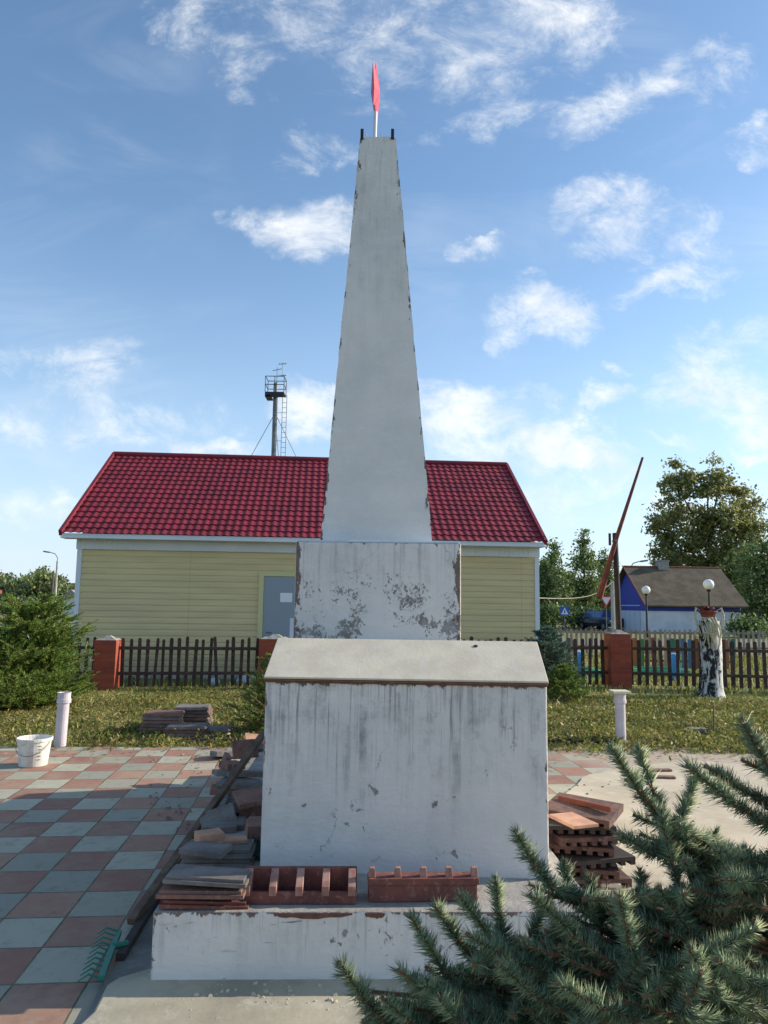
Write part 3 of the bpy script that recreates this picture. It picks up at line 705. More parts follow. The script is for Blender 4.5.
# ------------------------------------------------------------------ bucket and posts
q = G(33, 765, .014); W_ = 32 / F * q.y * .5
bk = thing('bucket', 'white plastic bucket with dried paint standing on the tiles', 'bucket', q)
b = MB(); b.lathe([(0, .002), (W_ * .80, .002), (W_ * .80, .004), (W_ * .96, .235), (W_ * 1.03, .237), (W_ * 1.04, .262), (W_ * .98, .265), (W_ * .95, .255), (W_ * .77, .02), (0, .018)], n=32)
obj('pail', b, M_bucket, bk, smooth=False)
b = MB(); pts = [(W_ * 1.0 * math.cos(t_), -W_ * 1.0 * abs(math.sin(t_)) - .006, .24 - .13 * math.sin(t_)) for t_ in np.linspace(0, PI, 14)]; b.tube(pts, .003, 6); obj('handle', b, M_galv, bk)
for k in range(5):
    b = MB(); z = .07 + k * .032; rr = W_ * (.80 + .16 * z / .235) + .0015; vs_ = []
    for t_ in np.linspace(-.95, -.70, 5):
        for dz in (-.003, .003): vs_.append((rr * math.cos(t_), rr * math.sin(t_), z + dz))
    b.add(vs_, [(2 * i, 2 * i + 2, 2 * i + 3, 2 * i + 1) for i in range(4)]); obj('scale_mark', b, M_mark, bk)
def pipepost(px, py0, pytop, wpx, label, cap, lean=0):
    q = G(px, py0, .01); top = D(px, pytop, q.y).z; r = wpx / F * q.y / 2
    t = thing('bollard', label, 'bollard', q, 0, 'white pipe posts on the paving edge')
    b = MB(); b.tube([(0, 0, 0), (lean * .8, 0, top * .8)], r, 20); obj('pipe', b, M_plast, t)
    b = MB(); b.lathe([(r * 1.0, top * .78), (r * 1.22, top * .79), (r * 1.22, top * .86), (r * 1.12, top * .865), (r * 1.12, top * .97), (r * 1.22, top * .975), (r * 1.22, top - .012), (r * 1.0, top - .012), (r * .9, top - .06), (0, top - .06)], (lean, 0, 0), 20); obj('socket_rim', b, M_plast, t)
    if cap:
        b = MB(); b.b6(-r * 1.7, r * 1.7, -r * 1.7, r * 1.7, top - .008, top + .02); obj('cap_board', b, M_cap, t, bevel=.003)
pipepost(60, 746, 692, 11, 'white plastic pipe post beside the bucket on the left', False, .012)
pipepost(621, 744, 693, 10, 'white pipe post with a flat square cap right of the monument', True)

# ------------------------------------------------------------------ house with red roof
HA = math.radians(4.3); HY = 16.4
wl = D(77, 600, HY); HW = 10.0
hr = D(537, 600, HY); 
uxh = rdir(HA)
# far corner lies on the rotated line through wl
dd = ray(537, 600); 
# solve wl + s*ux = t*dd (xy)
det = uxh.x * (-dd.y) - uxh.y * (-dd.x); bx_, by_ = -wl.x, -wl.y
s_ = (bx_ * (-dd.y) - by_ * (-dd.x)) / det; HW = abs(s_)
house = thing('house', 'single storey house with pale yellow siding and red tiled metal roof', 'house', (wl.x, wl.y, 0), HA)
ez = D(302, 537, HY - .3).z; HD = 6.4; EO = .42; LO = .30; LOR = .10
rzr = D(311, 457.5, HY + HD / 2).z
wz = D(302, 552, HY).z
print('HOUSE', HW, ez, rzr, wz)
b = MB(); rows = int(wz / .128); rh = wz / rows
for (xa, xb) in ((.0, HW),):
    vs_ = []; 
    prof = []
    for k in range(rows): prof += [(-.016, k * rh), (-.012, k * rh + rh * .55), (0.0, k * rh + rh * .9), (0.0, (k + 1) * rh - .002)]
    m_ = len(prof); b.add([(xa, y, z) for y, z in prof] + [(xb, y, z) for y, z in prof], [(i, m_ + i, m_ + i + 1, i + 1) for i in range(m_ - 1)])
b.b6(0, HW, .004, HD, 0, wz + .3)
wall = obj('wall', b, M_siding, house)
for x in (-.0, HW):
    b = MB(); b.b6(x - .05, x + .05, -.035, .06, 0, wz); obj('corner_trim', b, M_white, house, bevel=.004)
b = MB(); b.b6(-.07, HW + .06, -.05, -.02, wz, ez - .06)
nv = int(HW / .11)
for k in range(nv): b.b6(-.06 + k * .11, -.06 + k * .11 + .07, -.057, -.0505, wz + .01, ez - .07)
obj('fascia_band', b, M_white, house)
b = MB(); b.b6(-LO, HW + LOR, -EO + .02, -.05, ez - .09, ez - .06); b.b6(-LO + .03, HW + LOR - .03, -EO + .03, -EO + .048, ez - .09, ez + .008); obj('eave_board', b, M_white, house)
# gables
for x0_, x1_ in ((-.0, .1), (HW - .1, HW)):
    b = MB(); b.add([(x0_, 0, wz + .3), (x0_, HD, wz + .3), (x0_, HD / 2, rzr - .12), (x1_, 0, wz + .3), (x1_, HD, wz + .3), (x1_, HD / 2, rzr - .12)], [(0, 2, 1), (3, 4, 5), (0, 3, 5, 2), (1, 2, 5, 4), (0, 1, 4, 3)]); obj('gable_wall', b, M_siding, house)
# metal tile roof
def tileroof(side):
    per = .165; nrow = 17; nx = int((HW + LO + LOR) / per * 8)
    Y0, Z0 = (-EO, ez) if side < 0 else (HD + EO, ez)
    Yr, Zr = HD / 2, rzr
    V = []; lines = []
    for r in range(nrow):
        for e in (0, 1): lines.append((r / nrow if e == 0 else (r + 1) / nrow, .024 if e == 0 else .0))
    xs_ = np.linspace(-LO, HW + LOR, nx + 1)
    wv = .009 * np.cos(2 * PI * xs_ / per); wv = np.where(wv < -.008, -.008 + (wv + .008) * .4, wv)
    nrm = Vector((0, -(Zr - Z0), abs(Yr - Y0))).normalized() if side < 0 else Vector((0, (Zr - Z0), abs(Yr - Y0))).normalized()
    for (k, lift) in lines:
        y = Y0 + (Yr - Y0) * k; z = Z0 + (Zr - Z0) * k; h_ = wv + lift
        bow = 0.006 * np.cos(2 * PI * xs_ / per) 
        V.append(np.stack([xs_, y + nrm.y * h_, z + nrm.z * h_], 1))
    V = np.concatenate(V); m_ = nx + 1; nl = len(lines)
    i = np.arange(nx); Fa = np.concatenate([np.stack([j * m_ + i, j * m_ + i + 1, (j + 1) * m_ + i + 1, (j + 1) * m_ + i], 1) for j in range(nl - 1)])
    return V, Fa
Va, Fa_ = tileroof(-1); Vb, Fb_ = tileroof(1)
rf = npmesh('roof', np.concatenate([Va, Vb]), np.concatenate([Fa_, Fb_ + len(Va)]), M_roof, house, flat=True)
b = MB(); b.tube([(-LO, HD / 2, rzr + .02), (HW + LOR, HD / 2, rzr + .02)], .07, 10); obj('ridge_cap', b, M_roof, rf)
for x in (-LO, HW + LOR):
    b = MB()
    for sgn, Y0 in ((-1, -EO), (1, HD + EO)):
        a = Vector((x, Y0, ez + .03)); c = Vector((x, HD / 2, rzr + .03)); d = (c - a)
        t_ = Vector((0, -d.z, d.y)).normalized() * .09
        if t_.z < 0: t_ = -t_
        o_ = .035
        b.add([a + Vector((-o_, 0, 0)) - t_, a + Vector((o_, 0, 0)) - t_, c + Vector((o_, 0, 0)) - t_, c + Vector((-o_, 0, 0)) - t_, a + Vector((-o_, 0, 0)) + t_ * .4, a + Vector((o_, 0, 0)) + t_ * .4, c + Vector((o_, 0, 0)) + t_ * .4, c + Vector((-o_, 0, 0)) + t_ * .4],
              [(3, 2, 1, 0), (4, 5, 6, 7), (0, 1, 5, 4), (1, 2, 6, 5), (2, 3, 7, 6), (3, 0, 4, 7)])
    obj('verge_trim', b, M_roof, rf)
# door
dxa = (D(262, 600, HY).x - wl.x); dxb = dxa + .95; dz1 = D(278, 576, HY).z
dr = MB(); dr.b6(dxa, dxb, -.045, -.02, .12, dz1); dro = obj('door', dr, M_door, house, bevel=.004)
b = MB(); b.b6(dxa - .11, dxa - .003, -.06, -.01, 0, dz1 + .1); b.b6(dxb + .003, dxb + .11, -.06, -.01, 0, dz1 + .1); b.b6(dxa - .003, dxb + .003, -.059, -.011, dz1 + .004, dz1 + .099); obj('door_frame', b, M_frame, house)
pa = D(278, 602, HY); b = MB(); b.b6(dxa + .36, dxa + .62, -.049, -.046, pa.z, pa.z + .2); obj('notice', b, M_paper, dro)
b = MB(); b.b6(dxa + .37, dxa + .60, -.0505, -.0495, pa.z + .14, pa.z + .15); 
for k in range(5): b.b6(dxa + .39, dxa + .59 - (k % 3) * .03, -.0505, -.0495, pa.z + .03 + k * .02, pa.z + .036 + k * .02)
b = MB(); b.tube([(dxa + .09, -.05, 1.0), (dxa + .09, -.10, 1.0), (dxa + .2, -.10, 1.0)], .012, 8); obj('handle', b, M_galv, dro)
b = MB(); b.b6(dxa - .2, dxb + .2, -.6, -.02, 0, .12); obj('door_step', b, M_conc, house, bevel=.01)
b = MB(); b.b6(-.03, HW + .03, -.03, -.018, 0, .16); obj('base_course', b, M_conc, house)

# ------------------------------------------------------------------ mast behind the house
mY = 44.0; mb_ = D(278, 560, mY); mt = D(276, 383, mY); pl_ = D(275, 395, mY)
mast = thing('mast', 'tall steel chimney mast with railed platform and aerials behind the house', 'mast', (mt.x, mY, 0))
hp = mt.z; zp = pl_.z
b = MB(); b.tube([(0, 0, 0), (0, 0, hp)], [.17, .14], 14); obj('pole', b, M_galv, mast)
b = MB(); b.b6(-.56, .56, -.5, .5, zp, zp + .06); b.b6(-.56, .56, -.5, -.44, zp - .25, zp); b.b6(-.56, -.2, -.5, .5, zp - .22, zp - .15); obj('platform', b, M_black, mast)
b = MB()
for x in (-.55, 0, .55):
    for y in (-.5, .5): b.tube([(x, y, zp), (x, y, zp + 1.0)], .025, 6)
for z in (.5, 1.0):
    for y in (-.5, .5): b.tube([(-.57, y, zp + z), (.57, y, zp + z)], .022, 6)
    for x in (-.55, .55): b.tube([(x, -.5, zp + z), (x, .5, zp + z)], .022, 6)
obj('railing', b, M_black, mast)
b = MB(); b.tube([(.05, 0, hp - .3), (.05, 0, hp + .95)], .025, 6); b.tube([(-.22, 0, hp + .75), (.33, 0, hp + .88)], .02, 6); b.tube([(.36, 0, hp + .4), (.36, 0, hp + 1.3)], .015, 6)
for z in (.48, 1.2): b.tube([(.12, 0, hp + z - .05), (.60, 0, hp + z)], .018, 6)
for k in range(4):
    for z in (.48, 1.2): b.tube([(.16 + k * .13, -.15, hp + z), (.16 + k * .13, .15, hp + z)], .012, 5)
obj('aerial', b, M_galv, mast)
b = MB()
for x in (.42, .68): b.tube([(x, 0, 0), (x, 0, zp)], .022, 6)
for k in range(int(zp / .3)): b.tube([(.42, 0, k * .3), (.68, 0, k * .3)], .012, 5)
for k in range(8): b.tube([(.1, 0, 1 + k * 1.7), (.42, 0, 1 + k * 1.7)], .012, 5)
obj('ladder', b, M_galv, mast)
for sx_, sy_ in ((-1, -.2), (1.05, -.2), (.1, 1)):
    b = MB(); b.tube([(0, 0, zp - 1.1), (sx_ * 6.2, sy_ * 6.2, 0.0)], .018, 5); obj('guy_wire', b, M_galv, mast)

# ------------------------------------------------------------------ fences and brick pillars
def pillar(px, wpx, pyb, pyt, label, mm=M_brick, Y=None):
    q = G(px, pyb) if Y is None else Vector((D(px, pyb, Y).x, Y, 0)); r = wpx / F * q.y / 2 * .93; z = D(px, pyt, q.y - r).z
    t = thing('brick_pillar', label, 'pillar', (q.x, q.y + r, 0), math.radians(3), 'brick pillars of the dark picket fence')
    b = MB(); b.b6(-r, r, -r, r, 0, z - .05); obj('shaft', b, mm, t, bevel=.005)
    b = MB(); vs_ = []
    b.frustum((0, 0), r - .004, r * .7, z - .05, z - .02); b.frustum((.02, 0), r * .5, r * .22, z - .02, z + .03, (random.uniform(-.03, .03), 0)); obj('mortar_cap', b, M_capc, t, bevel=.01)
    return Vector((q.x, q.y + r, 0)), r
pA, rA = pillar(102, 23, 691, 638, 'orange red brick pillar beside the left spruce')
pB, rB = pillar(271, 30, 691, 637, 'brick pillar partly hidden behind the monument block by the young spruce')
pC, rC = pillar(621.5, 22, 689, 632, 'dark red brick pillar below the leaning well pole')
def picket_fence(a, b_, label, ztop, spacing, wid, m, rails, group=None, th=.022, shear=0, gapz=.06, name='picket_fence'):
    d = b_ - a; ln = d.length; t = thing(name, label, 'fence', a, math.atan2(d.y, d.x), group)
    mb = MB(); k = int(ln / spacing)
    for i in range(k):
        x = (i + .5) * ln / k; z = ztop * random.uniform(.955, 1.02); w_ = wid * random.uniform(.85, 1.1); tl = random.gauss(0, .02)
        hw_ = w_ / 2; pts = [(x - hw_, gapz), (x + hw_, gapz), (x + hw_ + tl, z - .02), (x + hw_ * .35 + tl, z), (x - hw_ * .35 + tl, z), (x - hw_ + tl, z - .02)]
        y0_ = -.035 - th; y1_ = -.035; n6 = len(pts)
        mb.add([(X, y0_, Z) for X, Z in pts] + [(X, y1_, Z) for X, Z in pts], [tuple(range(n6)), tuple(range(n6, 2 * n6))[::-1]] + [((j + 1) % n6, j, n6 + j, n6 + (j + 1) % n6) for j in range(n6)])
    obj('pickets', mb, m, t)
    for z in rails:
        mb = MB(); sag = random.uniform(-.01, .01)
        mb.box((ln / 2, 0, z), (ln, .04, .06), ry=sag * .3); obj('rail', mb, m, t)
        mb = MB()
    return t
MG = 'dark picket fence runs between the pillars'
l0 = Vector((pA.x + rA, pA.y, 0)); l1 = Vector((pB.x - rB, pB.y, 0))
# rails show in front of the pickets here, so run the section from right to left
picket_fence(l1, l0, 'dark brown picket fence section in front of the yellow house', .97, .138, .062, M_picket, (.30, .76), MG)
far_l = Vector((pA.x - 3.4, pA.y - .3, 0))
picket_fence(Vector((pA.x - rA, pA.y, 0)), far_l, 'dark picket fence section behind the big left spruce', .95, .138, .062, M_picket, (.30, .76), MG)
c0 = Vector((pC.x - rC, pC.y, 0))
picket_fence(c0, Vector((pB.x + rB, pB.y, 0)), 'dark brown picket fence section between monument and the right brick pillar', 1.0, .145, .07, M_picket, (.30, .80), MG)
e1 = D(790, 640, 15.0); picket_fence(Vector((e1.x + 2, 15.0, 0)), Vector((pC.x + rC, pC.y, 0)), 'dark brown picket fence section running right of the right brick pillar', 1.0, .150, .075, M_picket, (.30, .80), MG)
picket_fence(Vector((D(500, 640, 27).x, 27, 0)), Vector((D(790, 640, 27).x, 27, 0)), 'pale weathered picket fence farther off beyond the dark fence', .92, .17, .085, M_picketgrey, (.3, .8), None)
# coloured playground fence
def rainbow(n): return n.ramp(n.isl(), [(0, C(58, 110, 92)), (.2, C(130, 78, 46)), (.4, C(70, 108, 140)), (.55, C(150, 96, 56)), (.7, C(74, 120, 74)), (.85, C(160, 140, 120))], True)
M_rain = mat('rainbow_boards', rainbow, rough=.7)
picket_fence(Vector((D(632, 660, 20.5).x, 20.5, 0)), Vector((D(735, 660, 20.5).x, 20.5, 0)), 'multicoloured board fence of the playground behind the dark pickets', .86, .16, .12, M_rain, (.25, .6), None, name='playground_fence')
for (px0, px1, py, Y, lab) in ((560, 602, 669, 18.2, 'teal sandpit edging seen through the fence left of the right pillar'), (640, 690, 668, 18.6, 'teal sandpit edging seen through the fence right of the right pillar')):
    a = D(px0, py, Y); c = D(px1, py, Y); b = MB(); b.b6(a.x, c.x, Y, Y + .05, 0, .16); b.b6(a.x, a.x + .05, Y + .05, Y + 1.0, 0, .16); b.b6(c.x - .05, c.x, Y + .05, Y + 1.0, 0, .16); b.b6(a.x, c.x, Y + 1.0, Y + 1.05, 0, .16)
    tag(obj('sandpit_edge', b, M_teal), lab, 'sandpit')
for (px, lab, h_) in ((579, 'small pale blue barrel behind the fence near the blue spruce', .62), (674, 'small pale blue barrel behind the fence left of the birch stump', .6)):
    q = D(px, 660, 17.6); t = thing('barrel', lab, 'barrel', (q.x, 17.6, 0), 0, 'pale blue barrels beyond the fence')
    b = MB(); b.lathe([(0, 0), (.10, 0), (.12, .1), (.125, h_ * .5), (.12, h_ - .1), (.10, h_), (0, h_)], n=16); obj('drum', b, M_lblue, t, smooth=True)
    b = MB(); b.tube([(0, 0, h_), (0, 0, h_ + .02)], .06, 12); obj('lid', b, M_white, t)
for (px, Y, s, lab) in ((214, 15.6, .12, 'white painted stone below the house wall, left one'), (245, 15.7, .17, 'larger white painted stone below the house wall by the door')):
    q = D(px, 680, Y); b = MB(); b.lathe([(0, 0), (s, .0), (s * 1.05, s * .4), (s * .7, s * .9), (0, s)], (q.x, Y, 0), 9); tag(obj('stone', b, M_wash), lab, 'stone')
# flower tufts beyond the fence (pinkish and white)
# road beyond
b = MB(); b.add([(D(560, 635, 36).x, 36, .004), (30, 36, .004), (40, 41, .004), (D(540, 635, 41).x - 3, 41, .004)], [(0, 1, 2, 3)])
M_road = mat('road', weather(C(120, 116, 108), C(104, 100, 94), 2), rough=.9); struct('road', b, M_road)

# ------------------------------------------------------------------ well sweep
wY = 17.6
base = D(618, 640, wY); tp = D(615, 533, wY); ts = D(641.5, 458, wY - .2); te = D(598, 597, wY + .2); piv = D(613.5, 541, wY)
ws = thing('well_sweep', 'tall wooden well sweep with leaning beam above the brick pillar', 'well sweep', (base.x, wY, 0))
b = MB(); b.tube([(base.x + .05, wY, 0), (tp.x, wY, tp.z)], [.075, .06], 9); obj('post', b, M_darkwood, ws, world=True)
b = MB(); b.tube([ts + Vector((0, -.08, 0)), piv + Vector((.02, -.1, 0)), te + Vector((0, -.1, 0))], [.028, .05, .085], 9); obj('beam', b, M_redwood, ws, world=True)
b = MB(); b.tube([piv + Vector((.02, -.2, 0)), piv + Vector((.02, .1, 0))], .03, 8); obj('pivot_bolt', b, M_galv, ws, world=True)
b = MB(); b.tube([piv + Vector((-.08, .02, -.1)), piv + Vector((-.08, .02, .18))], .03, 7); obj('fork', b, M_darkwood, ws, world=True)

# ------------------------------------------------------------------ globe lamps, signs, posts
def globe(px, py, Y, r, label):
    c = D(px, py, Y); t = thing('globe_lamp', label, 'lamp', (c.x, Y, 0), 0, 'globe lamps by the playground')
    b = MB(); b.tube([(0, 0, 0), (0, 0, c.z - r - .04)], [.045, .03], 10); obj('pole', b, M_black, t)
    b = MB(); b.lathe([(.03, c.z - r - .06), (.07, c.z - r - .02), (.07, c.z - r + .03)], n=12); obj('collar', b, M_black, t)
    b = MB(); b.lathe([(r * math.sin(a) + 1e-4, c.z - r * math.cos(a)) for a in np.linspace(0.0, PI, 14)], n=20); obj('globe', b, M_globe, t, smooth=True)
globe(646, 590, 27.5, .15, 'white globe lamp on black pole before the white house, left one')
globe(708.5, 584.5, 22.5, .155, 'white globe lamp on black pole rising above the birch stump')
def post_sign(px, py, Y, kind, label):
    c = D(px, py, Y); t = thing('road_sign', label, 'road sign', (c.x, Y, 0))
    b = MB(); b.tube([(0, 0, 0), (0, 0, c.z + .3)], .035, 8); obj('pole', b, M_galv, t)
    b = MB()
    if kind == 'sq':
        b.b6(-.30, .30, -.07, -.045, c.z - .30, c.z + .30); pn = obj('sign_plate', b, M_blue, t)
        b = MB(); b.add([(-.24, -.074, c.z - .22), (.24, -.074, c.z - .22), (0, -.074, c.z + .24)], [(0, 1, 2)]); obj('white_triangle', b, M_white, pn)
        b = MB(); b.add([(-.05, -.078, c.z - .14), (.05, -.078, c.z - .14), (.02, -.078, c.z + .08), (-.02, -.078, c.z + .08)], [(0, 1, 2, 3)]); obj('figure', b, M_black, pn)
    else:
        b.add([(-.45, -.06, c.z + .4), (.45, -.06, c.z + .4), (0, -.06, c.z - .38), (-.45, -.04, c.z + .4), (.45, -.04, c.z + .4), (0, -.04, c.z - .38)], [(0, 2, 1), (3, 4, 5), (0, 1, 4, 3), (1, 2, 5, 4), (2, 0, 3, 5)]); pn = obj('sign_plate', b, M_redp, t)
        b = MB(); b.add([(-.3, -.064, c.z + .31), (.3, -.064, c.z + .31), (0, -.064, c.z - .20)], [(0, 2, 1)]); obj('white_triangle', b, M_white, pn)
post_sign(564.5, 611, 52, 'sq', 'square blue road sign with white triangle before the trees')
post_sign(606, 602, 50, 'tri', 'upside down triangular give way sign near the well post')
c = D(612.5, 581, 46); t = thing('utility_pole', 'pale concrete utility pole at the white house corner', 'pole', (c.x, 46, 0))
b = MB(); b.tube([(0, 0, 0), (0, 0, c.z)], [.15, .12], 8); obj('shaft', b, M_conc, t)
hc = wl + uxh * HW; a = Vector((hc.x, hc.y - .02, D(537, 598, hc.y).z)); e_ = Vector((c.x, 46, c.z - .06))
b = MB(); b.tube([a.lerp(e_, k / 12) - Vector((0, 0, .35 * math.sin(PI * k / 12))) for k in range(13)], .012, 6); tag(obj('cable', b, M_picketgrey), 'thin pale cable slung from the yellow house to the utility pole', 'cable')
def street_lamp(px, py_top, Y, side, label, m):
    c = D(px, py_top, Y); t = thing('street_lamp', label, 'street lamp', (c.x, Y, 0))
    b = MB(); b.tube([(0, 0, 0), (0, 0, c.z - .8)], [.16, .10], 8); obj('pole', b, m, t)
    b = MB(); b.tube([(0, 0, c.z - .9), (0, 0, c.z - .5), (side * .25, 0, c.z - .1), (side * .9, 0, c.z + .1)], .04, 7); obj('arm', b, M_galv, t)
    b = MB(); b.box((side * 1.15, 0, c.z + .1), (.6, .25, .14), 0, 0, -side * .15); obj('lamp_head', b, M_galv, t, bevel=.04)
street_lamp(58, 553, 75, -1, 'concrete street lamp before the far wood at left', M_conc)
street_lamp(630, 562, 62, 1, 'street lamp with curved arm rising behind the white house roof', M_galv)
c = D(53.5, 571, 74); b = MB(); b.tube([(c.x, 74, 0), (c.x, 74, c.z)], [.13, .1], 8); tag(obj('wooden_pole', b, M_wood), 'plain wooden pole close beside the left concrete street lamp', 'pole')

# ------------------------------------------------------------------ white and blue house
wY = 52.0
CA = math.radians(3.5)
a = D(648, 632, wY); c = D(744, 632, wY); W2 = (c.x - a.x) * 1.01; ez2 = D(690, 606, wY).z; D2 = 6.6
h2 = thing('cottage', 'low white washed cottage with blue gable and mossy grey roof', 'house', (a.x, wY, 0), CA)
rz2 = D(676, 568.5, wY + 3.3).z
b = MB(); b.b6(0, W2, 0, D2, 0, ez2 - .02); obj('wall', b, M_wash, h2)
b = MB(); b.b6(-.05, W2 * .985, -.06, -.005, ez2 - .36, ez2 - .03); b.b6(-.06, -.005, .0, D2, ez2 - .36, ez2 - .03); obj('blue_frieze', b, M_bluehouse, h2)
for x in (0.0, W2 - .12):
    b = MB(); b.add([(x - .02, 0, ez2 - .03), (x - .02, D2, ez2 - .03), (x - .02, D2 / 2, rz2 - .1), (x + .12, 0, ez2 - .03), (x + .12, D2, ez2 - .03), (x + .12, D2 / 2, rz2 - .1)], [(0, 2, 1), (3, 4, 5), (0, 3, 5, 2), (1, 2, 5, 4), (0, 1, 4, 3)]); obj('gable', b, M_bluehouse, h2)
b = MB()
for sg, y0_ in ((-1, -.45), (1, D2 + .45)):
    q4 = [(-.3, y0_, ez2 - .08), (W2 + .35, y0_, ez2 - .08), (W2 + .35, D2 / 2, rz2), (-.3, D2 / 2, rz2)]
    b.add(q4 + [(x, y, z + .1) for x, y, z in q4], [(3, 2, 1, 0), (4, 5, 6, 7), (0, 1, 5, 4), (1, 2, 6, 5), (2, 3, 7, 6), (3, 0, 4, 7)])
r2 = obj('roof', b, M_slate, h2)
b = MB(); b.tube([(-.3, D2 / 2, rz2 + .1), (W2 + .35, D2 / 2, rz2 + .1)], .07, 6); obj('ridge_board', b, M_redwood, r2)
b = MB(); b.tube([(-.32, -.46, ez2 - .02), (-.32, D2 / 2, rz2 + .06), (-.32, D2 + .46, ez2 - .02)], .06, 6); obj('barge_board', b, M_redwood, r2)
b = MB(); b.b6(2.2, 2.95, D2 / 2 - .3, D2 / 2 + .3, rz2 - .3, rz2 + .5); b.b6(2.15, 3.0, D2 / 2 - .35, D2 / 2 + .35, rz2 + .5, rz2 + .58); obj('chimney', b, M_capc, r2)
b = MB(); b.b6(-.05, -.006, 1.2, 4.8, .1, 1.9); gd = obj('garage_door', b, mat('door_white', col=C(176, 186, 200), rough=.6), h2)
b = MB()
for k in range(1, 4): b.b6(-.056, -.051, 1.2 + k * .9 - .02, 1.2 + k * .9 + .02, .1, 1.9)
obj('groove', b, M_capc, gd)
# porch with small arches at the right
b = MB(); px0 = W2 * .80
for x in (px0 + 1.1, px0 + 2.0): b.b6(x, x + .12, -.9, -.78, 0, ez2 - .3)
for k in range(12):
    t0_ = PI * k / 12; t1_ = PI * (k + 1) / 12; xm = px0 + .65
    b.box((xm + .5 * math.cos((t0_ + t1_) / 2), -.84, ez2 - .75 + .4 * math.sin((t0_ + t1_) / 2)), (.16, .08, .06), 0, 0, -((t0_ + t1_) / 2 + PI / 2))
b.b6(px0, px0 + 2.3, -.9, -.8, ez2 - .34, ez2 - .24)
obj('porch', b, M_darkwood, h2)

# ------------------------------------------------------------------ car
cY = 58; q = D(602, 631, cY); car = thing('parked_car', 'dark blue car parked beyond the fence near the give way sign', 'car', (q.x, cY, 0), math.radians(20))
b = MB()
prof = [(-.82, .3), (.82, .3), (.86, .55), (.84, .85), (.70, .95), (-.70, .95), (-.84, .85), (-.86, .55)]
secs = [(-2.1, .80, .9), (-1.9, .95, 1.0), (-.9, 1.0, 1.04), (.9, 1.0, 1.04), (2.0, .95, 1.0), (2.15, .8, .92)]
vs_ = [(x * s, y, .3 + (z - .3) * h_) for (y, s, h_) in secs for x, z in prof]; k = len(prof)
b.add(vs_, [(j * k + i, j * k + (i + 1) % k, (j + 1) * k + (i + 1) % k, (j + 1) * k + i) for j in range(len(secs) - 1) for i in range(k)] + [tuple(range(k))[::-1], tuple((len(secs) - 1) * k + i for i in range(k))])
obj('body', b, M_carb, car, bevel=.05)
b = MB(); b.add([(-.72, -.95, .96), (.72, -.95, .96), (.74, 1.5, .96), (-.74, 1.5, .96), (-.56, -.25, 1.45), (.56, -.25, 1.45), (.56, 1.0, 1.45), (-.56, 1.0, 1.45)], [(4, 5, 6, 7), (0, 1, 5, 4), (1, 2, 6, 5), (2, 3, 7, 6), (3, 0, 4, 7)]); obj('cabin_glass', b, M_glass, car)
b = MB(); b.b6(-.56, .56, -.25, 1.0, 1.452, 1.49); obj('roof_panel', b, M_carb, car, bevel=.015)
for x in (-.78, .78):
    for y in (-1.35, 1.35):
        b = MB(); b.tube([(x - .1, y, .31), (x + .1, y, .31)], .31, 16); wh = obj('wheel', b, M_tyre, car); b = MB(); b.tube([(x - .105, y, .31), (x + .105, y, .31)], .18, 12); obj('rim', b, M_galv, wh)
for x in (-.6, .6): b = MB(); b.box((x, -2.03, .72), (.3, .12, .14)); obj('headlight', b, M_lampc, car, bevel=.03)

# ------------------------------------------------------------------ left distance
q = D(69, 612, 95); t = thing('shed', 'small pale shed with white walls before the far wood', 'shed', (q.x, 95, 0))
b = MB(); b.b6(-.8, 1.2, 0, 3, 0, 2.2); obj('wall', b, M_wash, t); b = MB(); b.add([(-1, -.3, 2.2), (1.4, -.3, 2.2), (.2, -.3, 3.1), (-1, 3.3, 2.2), (1.4, 3.3, 2.2), (.2, 3.3, 3.1)], [(0, 1, 2), (3, 5, 4), (0, 2, 5, 3), (1, 4, 5, 2), (0, 3, 4, 1)]); obj('roof', b, M_picketgrey, t)
q = D(-30, 620, 60); t = thing('shed', 'grey shed with brown roof cut by the left edge of the picture', 'shed', (q.x, 60, 0))
b = MB(); b.b6(-2, .55, 0, 3, 0, 2.2); obj('wall', b, M_wash, t); b = MB(); b.b6(-2.2, .75, -.2, 3.2, 2.2, 2.5); obj('roof', b, M_redwood, t)
q = D(22, 612, 30); t = thing('playground_mushroom', 'white domed playground toadstool with red stem behind the left spruce', 'toadstool', (q.x, 30, 0))
b = MB(); b.tube([(0, 0, 0), (0, 0, q.z)], [.14, .10], 12); obj('stem', b, M_redp, t); b = MB(); b.lathe([(.42, q.z - .12), (.40, q.z + .02), (.3, q.z + .16), (.15, q.z + .24), (.001, q.z + .27)], n=20); b.lathe([(.42, q.z - .12), (.1, q.z - .08)], n=20); obj('cap', b, M_wash, t, smooth=True)
q = D(12, 622, 28); t = thing('playhouse', 'little playhouse with red roof behind the left spruce', 'playhouse', (q.x, 28, 0))
b = MB(); b.b6(-.35, .35, 0, .7, 0, .85); obj('wall', b, M_wash, t); b = MB(); b.add([(-.45, -.1, .85), (.45, -.1, .85), (0, -.1, 1.2), (-.45, .8, .85), (.45, .8, .85), (0, .8, 1.2)], [(0, 1, 2), (3, 5, 4), (0, 2, 5, 3), (1, 4, 5, 2), (0, 3, 4, 1)]); obj('roof', b, M_redp, t)

